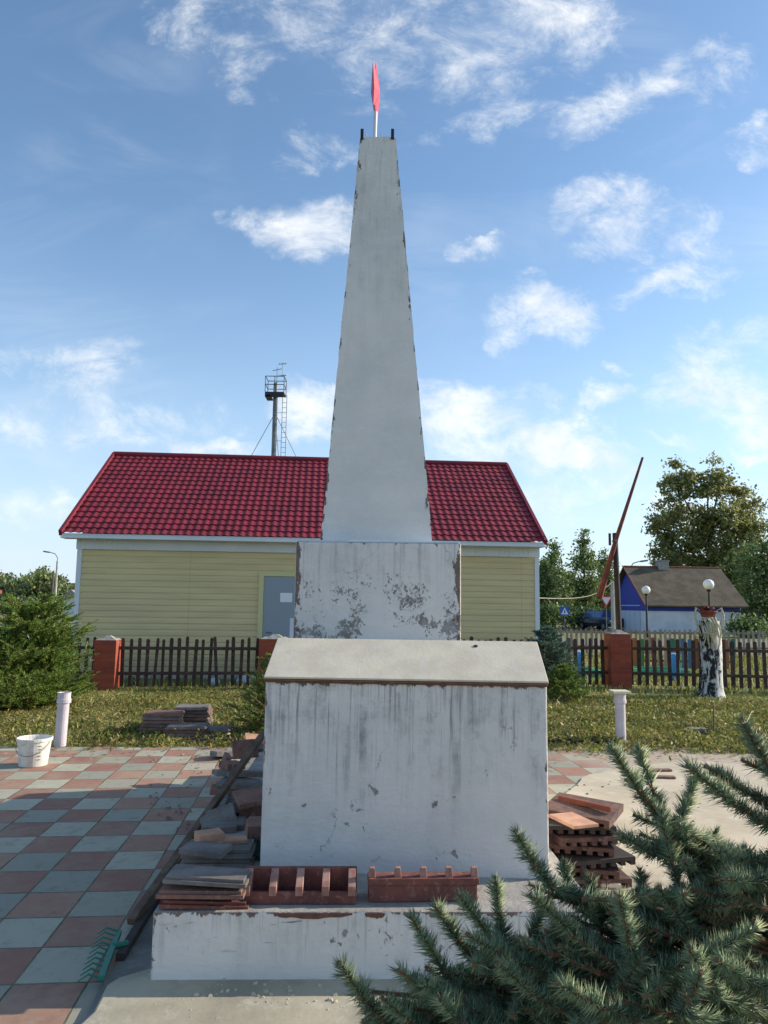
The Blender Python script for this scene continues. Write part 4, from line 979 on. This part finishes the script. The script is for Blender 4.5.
# ------------------------------------------------------------------ foliage
def rand_unit(k):
    v = RNG.normal(size=(k, 3)); return v / np.linalg.norm(v, axis=1, keepdims=True)
def leaf_quads(P_, size, up=None, stretch=1.6):
    k = len(P_); a = rand_unit(k); b_ = np.cross(a, rand_unit(k)); b_ /= np.linalg.norm(b_, axis=1, keepdims=True)
    s = (size * RNG.uniform(.6, 1.3, (k, 1)))
    V = np.stack([P_ - a * s * stretch * .5, P_ + b_ * s * .5, P_ + a * s * stretch * .5, P_ - b_ * s * .5], 1).reshape(-1, 3)
    return V, np.arange(4 * k).reshape(k, 4)
def crown(center, rad, nclump, per, clump_r, shellp=.5, flat=1.0, taper=0.0):
    c = np.array(center); r = np.array(rad); d = rand_unit(nclump); rr = RNG.uniform(0, 1, (nclump, 1)) ** shellp
    cc = d * rr * r
    if taper: 
        k = 1 - taper * (cc[:, 2:3] / r[2] + 1) / 2; cc[:, :2] *= k
    cs_ = RNG.uniform(.6, 1.3, (nclump, 1, 1)) * clump_r
    pts = cc[:, None, :] + RNG.normal(size=(nclump, per, 3)) * cs_ * np.array([1, 1, .65 * flat])
    return (c + pts.reshape(-1, 3)), c + cc
L_birch = leafmat('birch_leaves', [(0, C(104, 114, 72)), (.5, C(138, 144, 88)), (.8, C(172, 164, 106)), (1, C(188, 176, 122))], .45, .5, .35)
L_dark = leafmat('dark_leaves', [(0, C(84, 106, 66)), (.6, C(114, 134, 80)), (1, C(146, 158, 96))], .3, .5, .35)
L_far = leafmat('far_leaves', [(0, C(84, 106, 74)), (.6, C(112, 126, 82)), (1, C(152, 144, 90))], .2, .7, .03)
def tree(name, label, cat, base, H, spec, m, leaf, trunk_r, group=None, bark=None, seed=1):
    """spec: list of (dx, dy, z, rx, ry, rz, nclump, per, clump_r)"""
    t = thing(name, label, cat, base, 0, group); Ps = []; Cs = []
    for (dx, dy, z, rx, ry, rz_, nc, per, cr) in spec:
        P_, c_ = crown((dx, dy, z), (rx, ry, rz_), nc, per, cr); Ps.append(P_); Cs.append((Vector((dx, dy, z)), c_))
    P_ = np.concatenate(Ps); P_ = P_[P_[:, 2] > .15]; V, Fa = leaf_quads(P_, leaf); npmesh('crown', V, Fa, m, t)
    b = MB(); b.tube([(0, 0, 0), (.1, 0, H * .3), (0, 0, H * .6), (.1, 0, H * .9)], [trunk_r, trunk_r * .8, trunk_r * .5, trunk_r * .12], 9)
    for (c_, cc) in Cs:
        z0 = max(.2 * H, min(c_.z * .75, H * .7)); b.tube([(0, 0, z0 * .7), ((c_.x) * .5, c_.y * .5, z0 + .12 * H * .3), tuple(c_)], [trunk_r * .45, trunk_r * .3, trunk_r * .12], 6)
        for k in range(0, min(len(cc), 16)): 
            q_ = Vector(cc[k]); b.tube([tuple(c_ * .9), tuple(c_.lerp(q_, .5) + Vector((0, 0, .05 * H * .3))), tuple(q_)], [trunk_r * .14, trunk_r * .09, trunk_r * .03], 5)
    obj('trunk', b, bark or M_bark, t)
    return t
# big birch at right
bY = 66; q = D(712, 628, bY); k_ = bY / F
tree('birch_tree', 'tall birch with sparse yellowing crown behind the cottage', 'tree', (q.x, bY, 0), 14, [
    (.5, 0, D(712, 520, bY).z, 3.6, 3, 3.4, 55, 113, 0.50), (1.2, 0, D(722, 480, bY).z, 2.3, 2, 1.9, 27, 98, 0.40), (-2.6, 0, D(690, 485, bY).z, 1.7, 1.6, 2.0, 22, 98, 0.36),
    (3.4, 0, D(750, 520, bY).z, 2.2, 2, 3.2, 31, 107, 0.40), (-3.4, 0, D(684, 530, bY).z, 1.8, 2, 2.6, 29, 102, 0.40), (-3.0, .3, D(672, 560, bY).z, 2.6, 2, 1.2, 20, 98, 0.34), (2.2, 0, D(735, 560, bY).z, 4.0, 2.6, 3.0, 55, 113, 0.48), (.2, 0, D(714, 570, bY).z, 3.6, 2.4, 2.6, 42, 113, 0.48)],
    L_birch, .19, .26)
tree('leafy_tree', 'dark dense tree at the right edge beside the cottage porch', 'tree', (D(765, 628, 60).x, 60, 0), 8, [(0, 0, 4.2, 2.6, 2.2, 3.2, 70, 60, .6), (.6, 0, 1.8, 2.8, 2, 1.6, 40, 60, .5), (1.5, 0, 6.5, 1.8, 1.8, 1.6, 24, 50, .5)], L_dark, .18, .2)
for (px, top, Y, w_, lab) in ((554, 541, 72, 26, 'slender leafy tree just right of the yellow house corner'), (585, 528, 76, 24, 'tallest slender poplar between the yellow house and the well pole'), (606, 548, 82, 26, 'smaller tree between the poplar and the cottage'), (570, 572, 78, 30, 'low bushy tree in the gap below the poplars'), (545, 560, 66, 20, 'broad tree partly hidden by the yellow house corner')):
    zt = D(px, top, Y).z; r = w_ / F * Y / 2
    tree('leafy_tree', lab, 'tree', (D(px, 628, Y).x, Y, 0), zt, [(0, 0, zt * .30, r * 1.15, r, zt * .3, 40, 70, .55), (0, 0, zt * .6, r * .85, r, zt * .28, 34, 60, .45), (0, 0, zt * .86, r * .42, r * .4, zt * .13, 12, 50, .3)], L_dark, .17, .16, 'trees between the house and the cottage')
for (px, Y, w_, h_, lab) in ((625, 64, 40, 1.8, 'dark hedge bush behind the parked car'), (545, 58, 50, 1.9, 'dark hedge bush beside the blue road sign'), (583, 60, 50, 1.9, 'dark hedge bush under the poplars'), (752, 46, 46, 1.1, 'low bush before the cottage porch at the right edge')):
    P_, _ = crown((0, 0, h_ * .5), (w_ / F * Y / 2, 1.2, h_ * .5), 50, 60, .3); P_ = P_[P_[:, 2] > 0.03]; V, Fa = leaf_quads(P_, .13)
    t = thing('bush', lab, 'bush', (D(px, 630, Y).x, Y, 0), 0, 'bushes beyond the playground'); npmesh('foliage', V, Fa, L_dark, t)
    b = MB(); b.tube([(0, 0, 0), (0, 0, h_ * .6)], [.06, .02], 6); obj('stem', b, M_bark, t)
# far wood (one mass)
Ps = []
for i in range(900):
    Y = random.uniform(190, 300); px = random.uniform(-260, 130) if i < 760 else random.uniform(520, 1000); x = D(px, 600, Y).x
    k = .75 + .2 * math.sin(px * .05) + .18 * math.sin(px * .13 + 2) + random.uniform(-.1, .16); zt = 10.2 * k * Y / 245 * (1.0 if i < 760 else .5)
    P_, _ = crown((x, Y, zt * .5), (3.2, 3.2, zt * .5), 16, 26, .9); Ps.append(P_)
P_ = np.concatenate(Ps); V, Fa = leaf_quads(P_, .75, stretch=1.3); tag(npmesh('far_wood', V, Fa, L_far), kind='stuff')
for i, (px, Y, w_, top, lab) in enumerate(((8, 120, 34, 600, 'olive bush at far left edge below the wood'), (38, 110, 34, 596, 'olive bush left of the concrete street lamp'), (70, 125, 20, 600, 'olive bush between street lamp and house corner'))):
    zt = D(px, top, Y).z; r = w_ / F * Y / 2
    P_, _ = crown((0, 0, zt * .5), (r, 1.5, zt * .5), 40, 50, .5); P_ = P_[P_[:, 2] > 0.03]; V, Fa = leaf_quads(P_, .28)
    t = thing('bush', lab, 'bush', (D(px, 620, Y).x, Y, 0), 0, 'bushes below the far wood'); npmesh('foliage', V, Fa, L_far, t)
    b = MB(); b.tube([(0, 0, 0), (0, 0, zt * .6)], [.1, .04], 6); obj('stem', b, M_bark, t)
# hills
M_hill = mat('hill', weather(C(88, 104, 84), C(96, 112, 92), .01), rough=1)
b = MB(); hv = []; 
xs_ = np.linspace(-1500, 1500, 80)
for x in xs_:
    h_ = 30 + 6 * math.sin(x * .004) + 4 * math.sin(x * .011 + 1); hv.append((x, 900, h_))
k = len(xs_); b.add([(x, 760, -1) for x in xs_] + hv + [(x, 1300, h_ * .6) for x, _, h_ in hv], [(i, i + 1, k + i + 1, k + i) for i in range(k - 1)] + [(k + i, k + i + 1, 2 * k + i + 1, 2 * k + i) for i in range(k - 1)])
struct('hills', b, M_hill, smooth=True)

# ---- spruces
def needles(base, tip, nn, ln, wd, spread=1.0, tipb=.25, prism=False, droop=0.0, rng=RNG, fmin=.45):
    """needle tufts round a shoot -> verts (k*3or4)"""
    base = np.array(base, float); tip = np.array(tip, float); ax = tip - base; L_ = np.linalg.norm(ax); ax /= L_
    t = rng.uniform(0, 1.0, nn); P0 = base + ax * (t * L_)[:, None]
    r = rng.normal(size=(nn, 3)); r -= (r @ ax)[:, None] * ax; r /= np.linalg.norm(r, axis=1, keepdims=True)
    r[:, 2] += .25; f = rng.uniform(fmin, fmin + .5, (nn, 1)) + (t[:, None] > .93) * 1.3
    d = r * spread + ax * f; d /= np.linalg.norm(d, axis=1, keepdims=True)
    l_ = ln * rng.uniform(.6, 1.2, (nn, 1)) * (1 - .25 * t[:, None]) * (.85 + .2 * np.sin(t * 9 + rng.uniform(0, 6)))[:, None]; T = P0 + d * l_
    s = np.cross(d, rng.normal(size=(nn, 3))); s /= np.linalg.norm(s, axis=1, keepdims=True)
    if prism:
        s2 = np.cross(d, s); w_ = wd / 2; M1 = P0 + d * l_ * .55
        a = P0 + s * w_ * .8; b_ = P0 - s * w_ * .4 + s2 * w_ * .7; c_ = P0 - s * w_ * .4 - s2 * w_ * .7
        return np.stack([a, b_, c_, T], 1)
    return np.stack([P0 - s * wd / 2, P0 + s * wd / 2, T], 1)
def needle_mesh(name, arr, prism, m, parent, origin):
    V = np.concatenate(arr)
    k = len(V)
    if prism:
        i = np.arange(k) * 4; Fa = np.concatenate([np.stack([i, i + 1, i + 3], 1), np.stack([i + 1, i + 2, i + 3], 1), np.stack([i + 2, i, i + 3], 1)])
        return npmesh(name, V.reshape(-1, 3), Fa, m, parent, origin)
    i = np.arange(k) * 3; return npmesh(name, V.reshape(-1, 3), np.stack([i, i + 1, i + 2], 1), m, parent, origin)
L_spr = leafmat('green_needles', [(0, C(86, 116, 52)), (.6, C(122, 148, 66)), (1, C(164, 180, 92))], .25, .5, 3)
L_pale = leafmat('pale_needles', [(0, C(90, 116, 54)), (.6, C(124, 146, 76)), (1, C(166, 176, 108))], .3, .5, 3)
L_blue = leafmat('blue_needles', [(0, C(64, 92, 78)), (.6, C(96, 124, 108)), (1, C(134, 156, 136))], .2, .5, 3)
L_fore = leafmat('foreground_needles', [(0, C(66, 88, 64)), (.45, C(98, 120, 90)), (.8, C(136, 152, 116)), (.97, C(182, 192, 150)), (1, C(170, 130, 84))], .12, .42, 5)
def spruce(name, label, base, H, R, levels, m, nl=.045, nw=.006, lop=0.0, zmin=.05, nshoot=5, pern=34, droop=.1, sparse=1.0, rp=.75):
    t = thing(name, label, 'spruce', base); arr = []; b = MB()
    b.tube([(0, 0, 0), (0, 0, H * .98)], [.03 * H, .004], 8); obj('trunk', b, M_trunkspruce, t); bb = MB()
    for lv in range(levels):
        k = lv / (levels - 1); z = zmin + (H - zmin - .05) * k; nb = int((11 - 6 * k) * sparse); r = R * (1 - k) ** rp * random.uniform(.85, 1.1) + .05
        for j in range(nb):
            a = 2 * PI * (j + random.random() * .8) / nb; rr = r * random.uniform(.65, 1.15); rise = rr * random.uniform(.12, .55) * (1 + k)
            p0 = Vector((0, 0, z)); p1 = Vector((math.cos(a) * rr * .5, math.sin(a) * rr * .5, z + rise * .3 - droop * rr * .2)); p2 = Vector((math.cos(a) * rr, math.sin(a) * rr, z + rise))
            bb.tube([p0, p1, p2], [.009, .006, .003], 5, cap=False)
            for (s0_, s1_) in ((p0.lerp(p1, .3), p1), (p1, p2)): arr.append(needles(s0_, s1_, pern, nl, nw))
            for q_ in range(nshoot):
                kk = random.uniform(.25, .98); pp_ = p0.lerp(p1, kk * 2) if kk < .5 else p1.lerp(p2, kk * 2 - 1)
                sd = random.choice((-1, 1)); aa = a + sd * random.uniform(.4, 1.1); l2 = rr * random.uniform(.22, .42) + .04
                e2 = pp_ + Vector((math.cos(aa) * l2, math.sin(aa) * l2, l2 * random.uniform(.1, .7))); arr.append(needles(pp_, e2, pern, nl, nw)); bb.tube([pp_, e2], [.004, .002], 4, cap=False)
    arr.append(needles((0, 0, H * .85), (0, 0, H * 1.03), pern * 2, nl, nw))
    obj('branches', bb, M_twig, t); needle_mesh('needles', arr, False, m, t, (0, 0, 0)); return t
q = G(30, 712); hz_ = D(38, 598, q.y).z
spruce('spruce', 'bushy green spruce standing at the left edge before the brick pillar', (q.x - .12, q.y + .2, 0), hz_ * .93, .78, 16, L_spr, .055, .013, nshoot=13, pern=56, sparse=1.4, rp=.42)
q = G(-30, 716); spruce('spruce', 'darker low spruce cut by the left edge of the picture', (q.x, q.y + .1, 0), 1.2, 1.0, 12, L_spr, .055, .013, nshoot=12, pern=50, sparse=1.3)
q = G(262, 738); spruce('spruce', 'young pale green spruce half hidden behind the left of the block', (q.x + .06, q.y + .35, 0), D(258, 655, q.y + .35).z, .42, 13, L_pale, .04, .009, nshoot=8, pern=44)
q = G(548, 698); spruce('spruce', 'small blue spruce at the fence right of the monument', (q.x, q.y + .1, 0), D(541, 628, q.y + .1).z, .58, 14, L_blue, .05, .011, nshoot=11, pern=50, sparse=1.2)
q = G(557, 700); spruce('spruce', 'low green young spruce crowding the small blue spruce', (q.x + .05, q.y - .25, 0), .62, .38, 8, L_spr, .045, .010, nshoot=8, pern=44)

# foreground blue spruce
L_tip = leafmat('sunlit_tip_needles', [(0, C(112, 132, 98)), (.5, C(148, 164, 122)), (.95, C(186, 196, 152)), (1, C(190, 160, 110))], .25, .42, 6)  # shoot tips painted paler, sunlight on them put into the colour
fs = thing('spruce', 'large blue green spruce with thick needled shoots in the near right corner', 'spruce', (1.02, 1.42, 0))
TR = Vector((1.02, 1.42, 0)); arr = []; bb = MB()
b = MB(); b.tube([(1.02, 1.42, 0), (1.03, 1.41, .8), (1.02, 1.42, 1.5)], [.045, .03, .008], 12); obj('trunk', b, M_trunkspruce, fs, world=True)
shoots = [  # base px,py,  tip px,py, depth base, depth tip
    (552, 888, 517, 834, 1.10, 1.06), (664, 822, 612, 749, 1.12, 1.08), (665, 820, 638, 749, 1.13, 1.15), (672, 838, 697, 774, 1.12, 1.16), (684, 905, 661, 815, 1.10, 1.10),
    (775, 828, 690, 768, 1.05, 1.0), (790, 812, 708, 768, 1.12, 1.1), (785, 790, 743, 723, 1.02, 1.0), (392, 1030, 341, 966, 1.0, .98), (467, 1002, 413, 920, 1.05, 1.03), (480, 965, 436, 908, 1.12, 1.1),
    (520, 968, 458, 894, 1.08, 1.05), (503, 940, 495, 880, 1.14, 1.14), (455, 1010, 402, 972, 1.0, .98), (571, 900, 564, 864, 1.14, 1.14), (636, 968, 620, 900, .98, .93), (617, 960, 533, 897, 1.05, 1.0),
    (648, 975, 754, 930, .98, .95), (775, 862, 718, 852, 1.1, 1.05), (676, 860, 622, 836, 1.14, 1.1), (690, 880, 716, 832, 1.16, 1.18), (550, 974, 470, 936, 1.04, 1.0), (500, 1020, 425, 985, 1.0, .97),
    (600, 930, 590, 880, 1.15, 1.15), (648, 920, 640, 872, 1.16, 1.18), (730, 900, 705, 860, 1.15, 1.15), (760, 900, 745, 850, 1.1, 1.1), (700, 940, 660, 890, 1.05, 1.02), (560, 1010, 500, 965, .98, .94), (720, 1000, 690, 950, .95, .9),
    (640, 1020, 560, 985, .92, .88), (770, 990, 720, 962, .92, .88), (470, 1030, 440, 1000, .96, .95), (530, 935, 548, 900, 1.12, 1.12), (768, 880, 730, 880, 1.0, .97), (610, 1000, 640, 960, 1.0, .96), (690, 850, 655, 846, 1.16, 1.14),
    (780, 770, 752, 742, 1.1, 1.12), (590, 960, 555, 925, 1.08, 1.06), (680, 1015, 700, 975, .9, .86), (430, 1035, 385, 1000, .98, .96)]
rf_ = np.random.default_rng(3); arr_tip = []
def shoot(a, c, n_, ln=.0255, wd=.0026, tw=.0038):
    n_ = int(n_ * .62)
    mid = a.lerp(c, .5) + Vector((0, 0, -.04 * (c - a).length))
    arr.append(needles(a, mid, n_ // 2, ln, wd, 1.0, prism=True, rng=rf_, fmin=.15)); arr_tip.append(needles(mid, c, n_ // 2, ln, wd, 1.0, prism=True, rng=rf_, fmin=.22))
    bb.tube([a, mid, c, c + (c - mid).normalized() * .006], [tw, tw * .8, tw * .6, tw * .75], 6)
for (bx1, by1, tx, ty_, db, dt) in shoots:
    a = D(bx1, by1, db); c = D(tx, ty_, dt); shoot(a, c, int(1500 * (c - a).length / .10 * .55) + 200)
    # carry the limb back to the trunk
    j = Vector((TR.x, TR.y, max(.35, a.z - .25))); m1 = a.lerp(j, .45) + Vector((0, 0, -.03))
    bb.tube([a, a.lerp(m1, .5) + Vector((0, 0, -.012)), m1, j], [.0028, .0032, .0038, .006], 6)
    arr.append(needles(m1, j, int((j - m1).length / .10 * 380), .022, .0026, prism=True, rng=rf_, fmin=.22))
    L_ = (m1 - a).length; arr.append(needles(a, m1, int(L_ / .10 * 480), .022, .0025, prism=True, rng=rf_, fmin=.22))
    for k in range(3):
        s_ = a.lerp(m1, random.uniform(.05, .9)); dr_ = (a - j).normalized(); sd = random.choice((-1, 1)); l2 = random.uniform(.06, .11)
        e2 = s_ + (dr_ + Vector((-dr_.y, dr_.x, 0)) * sd * random.uniform(.5, 1.1) + Vector((0, 0, random.uniform(-.15, .15)))).normalized() * l2
        shoot(s_, e2, 330)
sil = [(330, 1022), (380, 990), (430, 962), (480, 935), (530, 918), (600, 898), (640, 880), (700, 862), (770, 835), (830, 810)]
def sily(x):
    for (xa, ya), (xb, yb) in zip(sil, sil[1:]):
        if xa <= x <= xb: return ya + (yb - ya) * (x - xa) / (xb - xa)
    return 1030
for i in range(780):
    px = random.uniform(370, 860); y_ = sily(px) + 16; py = y_ + (1150 - y_) * random.random() ** 1.3; dpt = random.uniform(.98, 1.5)
    s_ = D(px, py, dpt); out = Vector((s_.x - TR.x, s_.y - TR.y, 0)); out = out.normalized() if out.length > .05 else Vector((-1, 0, 0))
    aa = random.gauss(0, .85); out = Matrix.Rotation(aa, 3, 'Z') @ out; d = (out + Vector((0, 0, random.uniform(.05, .6)))).normalized()
    l2 = random.uniform(.045, .095); s0_ = s_ - d * l2; shoot(s0_, s_, int(l2 * 4300), ln=random.uniform(.018, .025))
    j = s0_ + Vector((TR.x - s0_.x, TR.y - s0_.y, -.25)).normalized() * .09; bb.tube([s0_, j], [.0026, .0034], 5)
for i in range(420):   # the rest of the crown, out of the frame
    z = random.uniform(.12, 1.55); a = random.uniform(-1.9, 1.9) if z > .75 else random.uniform(-PI, PI); r = .62 * (1.72 - z) / 1.5 * random.uniform(.5, 1.1)
    d = Vector((math.cos(a), math.sin(a), .25)); e2 = TR + Vector((d.x * r, d.y * r, z)); s0_ = e2 - d * random.uniform(.08, .14)
    if e2.y < .55 : continue
    k = ((e2 - Vector((0, 0, EYE)))); zc = k.dot(FW); sx_ = 384 + F * k.dot(EX) / zc; sy_ = 512 - F * k.dot(EY) / zc
    if zc < .3 or (sx_ < 800 and sy_ < sily(max(331, min(829, sx_))) + 10): continue
    arr.append(needles(s0_, e2, 150, .022, .0026, prism=True, rng=rf_, fmin=.22)); bb.tube([s0_ - d * .07, s0_, e2], [.004, .003, .002], 5); arr.append(needles(s0_ - d * .07, s0_, 130, .022, .0026, prism=True, rng=rf_))
bo = obj('branches', bb, M_twig, fs, world=True)
nm = needle_mesh('needles', arr, True, L_fore, fs, tuple(TR)); needle_mesh('sunlit_tip_needles', arr_tip, True, L_tip, fs, tuple(TR))
print('NEEDLES', sum(len(a) for a in arr))

# ------------------------------------------------------------------ birch stump with pot
q = G(711, 690); q.y = 14.35; q.x = D(711, 688, 14.35).x
stp = thing('tree_stump', 'black and white birch stump standing upright in front of the fence', 'stump', (q.x, q.y, 0))
zt = D(711, 621, q.y).z; b = MB(); vs_ = []; fs_ = []; n1, n2 = 22, 22
for j in range(n1):
    k = j / (n1 - 1); z = zt * k; r = .205 * (1 - .12 * k) + .07 * math.exp(-k * 14)
    for i in range(n2):
        a = 2 * PI * i / n2; rr = r * (1 + .05 * math.sin(3 * a + k * 2) + .05 * math.sin(7 * a + 5 * k) + random.uniform(-.02, .02)); vs_.append((rr * math.cos(a) + .02 * math.sin(k * 3), rr * math.sin(a), z))
fs_ = [(j * n2 + i, j * n2 + (i + 1) % n2, (j + 1) * n2 + (i + 1) % n2, (j + 1) * n2 + i) for j in range(n1 - 1) for i in range(n2)] + [tuple((n1 - 1) * n2 + i for i in range(n2))]
b.add(vs_, fs_); obj('bole', b, M_birch, stp, smooth=True)
pot = thing('flower_pot', 'reddish clay pot with two curved white handles on top of the birch stump', 'pot', (q.x + .0, q.y, zt))
b = MB(); b.lathe([(0, 0), (.08, 0), (.10, .02), (.13, .12), (.17, .17), (.17, .19), (.13, .19), (.10, .04), (0, .04)], n=20); obj('bowl', b, M_spot, pot, smooth=False)
for s_ in (-1, 1):
    b = MB(); pts = [(s_ * (.14 + .05 * math.sin(t_ * 1.2)), -.03, .0 + t_ * .09) for t_ in np.linspace(0, 3.3, 10)]; pts = [(s_ * .16, -.06, -.28), (s_ * .24, -.07, -.08), (s_ * .27, -.05, .1), (s_ * .235, -.03, .24), (s_ * .17, -.02, .20)]
    b.tube(pts, [.016, .018, .02, .02, .012], 8); obj('handle', b, M_rope, pot, smooth=True)
b = MB(); b.add([(x, y,   .17 + random.uniform(0, .12)) for x in np.linspace(-.12, .12, 6) for y in np.linspace(-.1, .1, 5)], [(i * 5 + j, (i + 1) * 5 + j, (i + 1) * 5 + j + 1, i * 5 + j + 1) for i in range(5) for j in range(4)]); obj('dry_flowers', b, M_redwood, pot)
rp = MB()
for k in range(16):
    x0_ = random.uniform(-.22, .06); l_ = random.uniform(.25, .52); yb_ = -math.sqrt(max(0, .19 ** 2 - x0_ * x0_)) - .035; pts = []
    for t_ in np.linspace(0, 1, 7): pts.append((q.x + x0_ + .07 * math.sin(t_ * 2.5 + k), q.y + (yb_ if t_ > 0 else -.10) - .012 * random.random(), zt + .03 - l_ * t_ + (.04 if t_ == 0 else 0)))
    rp.tube(pts, .012, 6)
tag(obj('rope_hank', rp, M_rope, smooth=True), 'hank of pale rope strands draped down the front of the birch stump', 'rope')

# ------------------------------------------------------------------ lawn clutter
LG = 'weathered paver piles on the lawn'
stack(157, 734, .03, 6, (.46, .36, .034), .006, [M_pavergrey, M_paver], 'weathered brown paver, %s in the left pile on the lawn', LG, .1, .02, .01)
stack(190, 728, .03, 6, (.42, .36, .036), .008, [M_paver, M_pavergrey], 'weathered brown paver, %s in the tall rear pile on the lawn', LG, .1, .03, .01)
stack(183, 737, .03, 3, (.46, .32, .036), .006, [M_pavergrey, M_paver], 'weathered brown paver, %s in the low middle pile on the lawn', LG, .05, .02, .01)
stack(213, 735, .03, 2, (.38, .3, .03), .004, [M_paver, M_pavergrey], 'weathered brown paver, %s in the flat right pile on the lawn', LG, -.05, .02, .01)
slab_thing('brick', 'grey brown brick lying in the grass at right', 'brick', 697, 736, .0, (.24, .14, .10), M_pavergrey, .1)
a = G(714, 738); b = MB(); b.tube([a, a + Vector((.01, 0, .40))], .010, 6); tag(obj('wooden_stake', b, M_wood), 'thin wooden stake pushed into the grass right of the brick', 'stake')
a = G(706, 712); b = MB(); b.tube([a, a + Vector((-.01, 0, .22))], .007, 6); tag(obj('wooden_stake', b, M_wood), 'short thin stake in the grass below the birch stump', 'stake')
a = D(289, 634, 4.5); b = MB(); b.tube([(a.x, 4.62, shz), (a.x, 4.62, a.z + .09)], .011, 8); tag(obj('white_rod', b, M_wash), 'white painted rod standing at the left of the upper pedestal block', 'rod')
for (x, y, r_, l_) in ((660, 771, .1, .22), (664, 778, -.1, .2)):
    slab_thing('tile_offcut', 'red tile offcut lying on the cement, %s one' % ('rear' if y < 775 else 'nearer'), 'tile', x, y, .031, (l_, .07, .02), M_paver, r_)

# grass (nobody could count it)
def blades(n_, region, h, w_, lean, seed):
    rg = np.random.default_rng(seed); P_ = []
    while sum(len(a) for a in P_) < n_:
        x = rg.uniform(region[0], region[1], n_); y = rg.uniform(region[2], region[3], n_)
        dn = (np.sin(x * 3.1 + np.sin(y * 2.3) * 2) * np.sin(y * 4.7 + x * 1.3) + 1) / 2 * .7 + .3
        ok = rg.uniform(0, 1, n_) < dn; P_.append(np.stack([x[ok], y[ok]], 1))
    P_ = np.concatenate(P_)[:n_]; z = np.array([gz(a, b) for a, b in P_])
    base = np.column_stack([P_, z]); a = rg.uniform(0, 2 * PI, n_); hh = h * rg.uniform(.4, 1.4, n_); ln_ = lean * rg.uniform(.2, 1.4, n_)
    side = np.stack([np.cos(a), np.sin(a), 0 * a], 1) * (w_ / 2); b2 = rg.uniform(0, 2 * PI, n_)
    tip = base + np.stack([np.cos(b2) * ln_, np.sin(b2) * ln_, hh], 1); mid = (base + tip) / 2 + np.stack([0 * a, 0 * a, hh * .2], 1)
    V = np.stack([base - side, base + side, mid + side * .8, tip, mid - side * .8], 1).reshape(-1, 3)
    i = np.arange(n_) * 5; return V, np.concatenate([np.stack([i, i + 1, i + 2, i + 4], 1), np.stack([i + 4, i + 2, i + 3, i + 3], 1)])
def grass(name, args, m):
    V, Fa = blades(*args); Fq = Fa[:len(Fa) // 2]; Ft = Fa[len(Fa) // 2:, :3]
    V5 = V.reshape(-1, 5, 3); 
    Q = V5[:, [0, 1, 2, 4]]; T4 = np.stack([V5[:, 4], V5[:, 2], V5[:, 3], (V5[:, 3] + V5[:, 4]) / 2 * .98 + V5[:, 3] * .02], 1)
    k = len(V5); A = np.concatenate([V5[:, [0, 1, 2, 3]]], 1).reshape(-1, 3)   # 4-sided blade: two base, shoulder, tip
    tag(npmesh(name, A, np.arange(4 * k).reshape(k, 4), m), kind='stuff')
L_grass = leafmat('grass_blades', [(0, C(88, 106, 42)), (.45, C(118, 132, 58)), (.75, C(152, 150, 82)), (1, C(190, 174, 118))], .3, .6, .9, .7)
L_hay = leafmat('cut_hay', [(0, C(122, 102, 66)), (.5, C(168, 148, 98)), (1, C(202, 182, 130))], .15, .7, 1.1, .6)
L_weed = leafmat('weed_leaves', [(0, C(92, 102, 44)), (.5, C(128, 134, 62)), (.8, C(160, 148, 88)), (1, C(176, 152, 104))], .35, .5, 1.5, .6)
ly = 9.0
grass('grass', (60000, (-7.5, 8.5, 8.7, 14.6), .05, .012, .05, 1), L_grass)
grass('dry_cuttings', (52000, (-6.5, 8.5, 8.8, 13.8), .03, .010, .13, 2), L_hay)
grass('far_grass', (26000, (-9, 16, 14.6, 27), .10, .03, .06, 4), L_grass)
# weeds: broader leaves in tufts, mostly on the right and along the paving edge
P_ = []
for i in range(420):
    if i < 260: cx_, cy_ = random.uniform(1.4, 7.5), random.uniform(8.9, 13.2)
    elif i < 330: cx_, cy_ = random.uniform(-5.6, 7), random.uniform(8.75, 9.3)
    else: cx_, cy_ = random.uniform(-5.6, 1), random.uniform(9, 13)
    if -1.4 < cx_ < -.1 and cy_ < 9.3: pass
    k = random.randint(30, 90); r = random.uniform(.06, .25)
    P_.append(np.column_stack([RNG.normal(cx_, r, k), RNG.normal(cy_, r, k), np.abs(RNG.normal(.03, .035, k)) + gz(cx_, cy_)]))
P_ = np.concatenate(P_); V, Fa = leaf_quads(P_, .026, stretch=2.6); tag(npmesh('weeds', V, Fa, L_weed), kind='stuff')
# dead leaves and straw scattered on the tiles near the lawn
P_ = []
for i in range(700):
    x = random.uniform(-5.2, 5.5); y = 8.9 - abs(random.gauss(0, .55)); P_.append((x, y, .018 + random.random() * .01))
V, Fa = leaf_quads(np.array(P_), .03, stretch=2.2); V[:, 2] = .016 + (V[:, 2] - V[:, 2].mean()) * .12 + .004; tag(npmesh('straw_litter', V, Fa, L_hay), kind='stuff')
# heap of twigs along the lawn edge
def twigs(px0, px1, py, n_, label):
    mb = MB()
    for i in range(n_):
        c = G(random.uniform(px0, px1), py + random.uniform(-3, 3), .03); a = random.gauss(0, .5); l_ = random.uniform(.15, .45); d = Vector((math.cos(a), math.sin(a), random.uniform(-.05, .15))) * l_ / 2
        mb.tube([c - d, c + Vector((0, 0, .03)), c + d], [.009, .007, .003], 5)
    tag(obj('brushwood', mb, M_darkwood), label, 'brushwood')
twigs(196, 245, 739, 26, 'dark scraps of brushwood at the lawn edge below the paver piles')
twigs(552, 615, 741, 36, 'dry brushwood lying at the lawn edge left of the capped pipe post')

for o in bpy.data.objects:
    if o.parent is None and 'category' in o and 'kind' not in o: o['kind'] = 'thing'
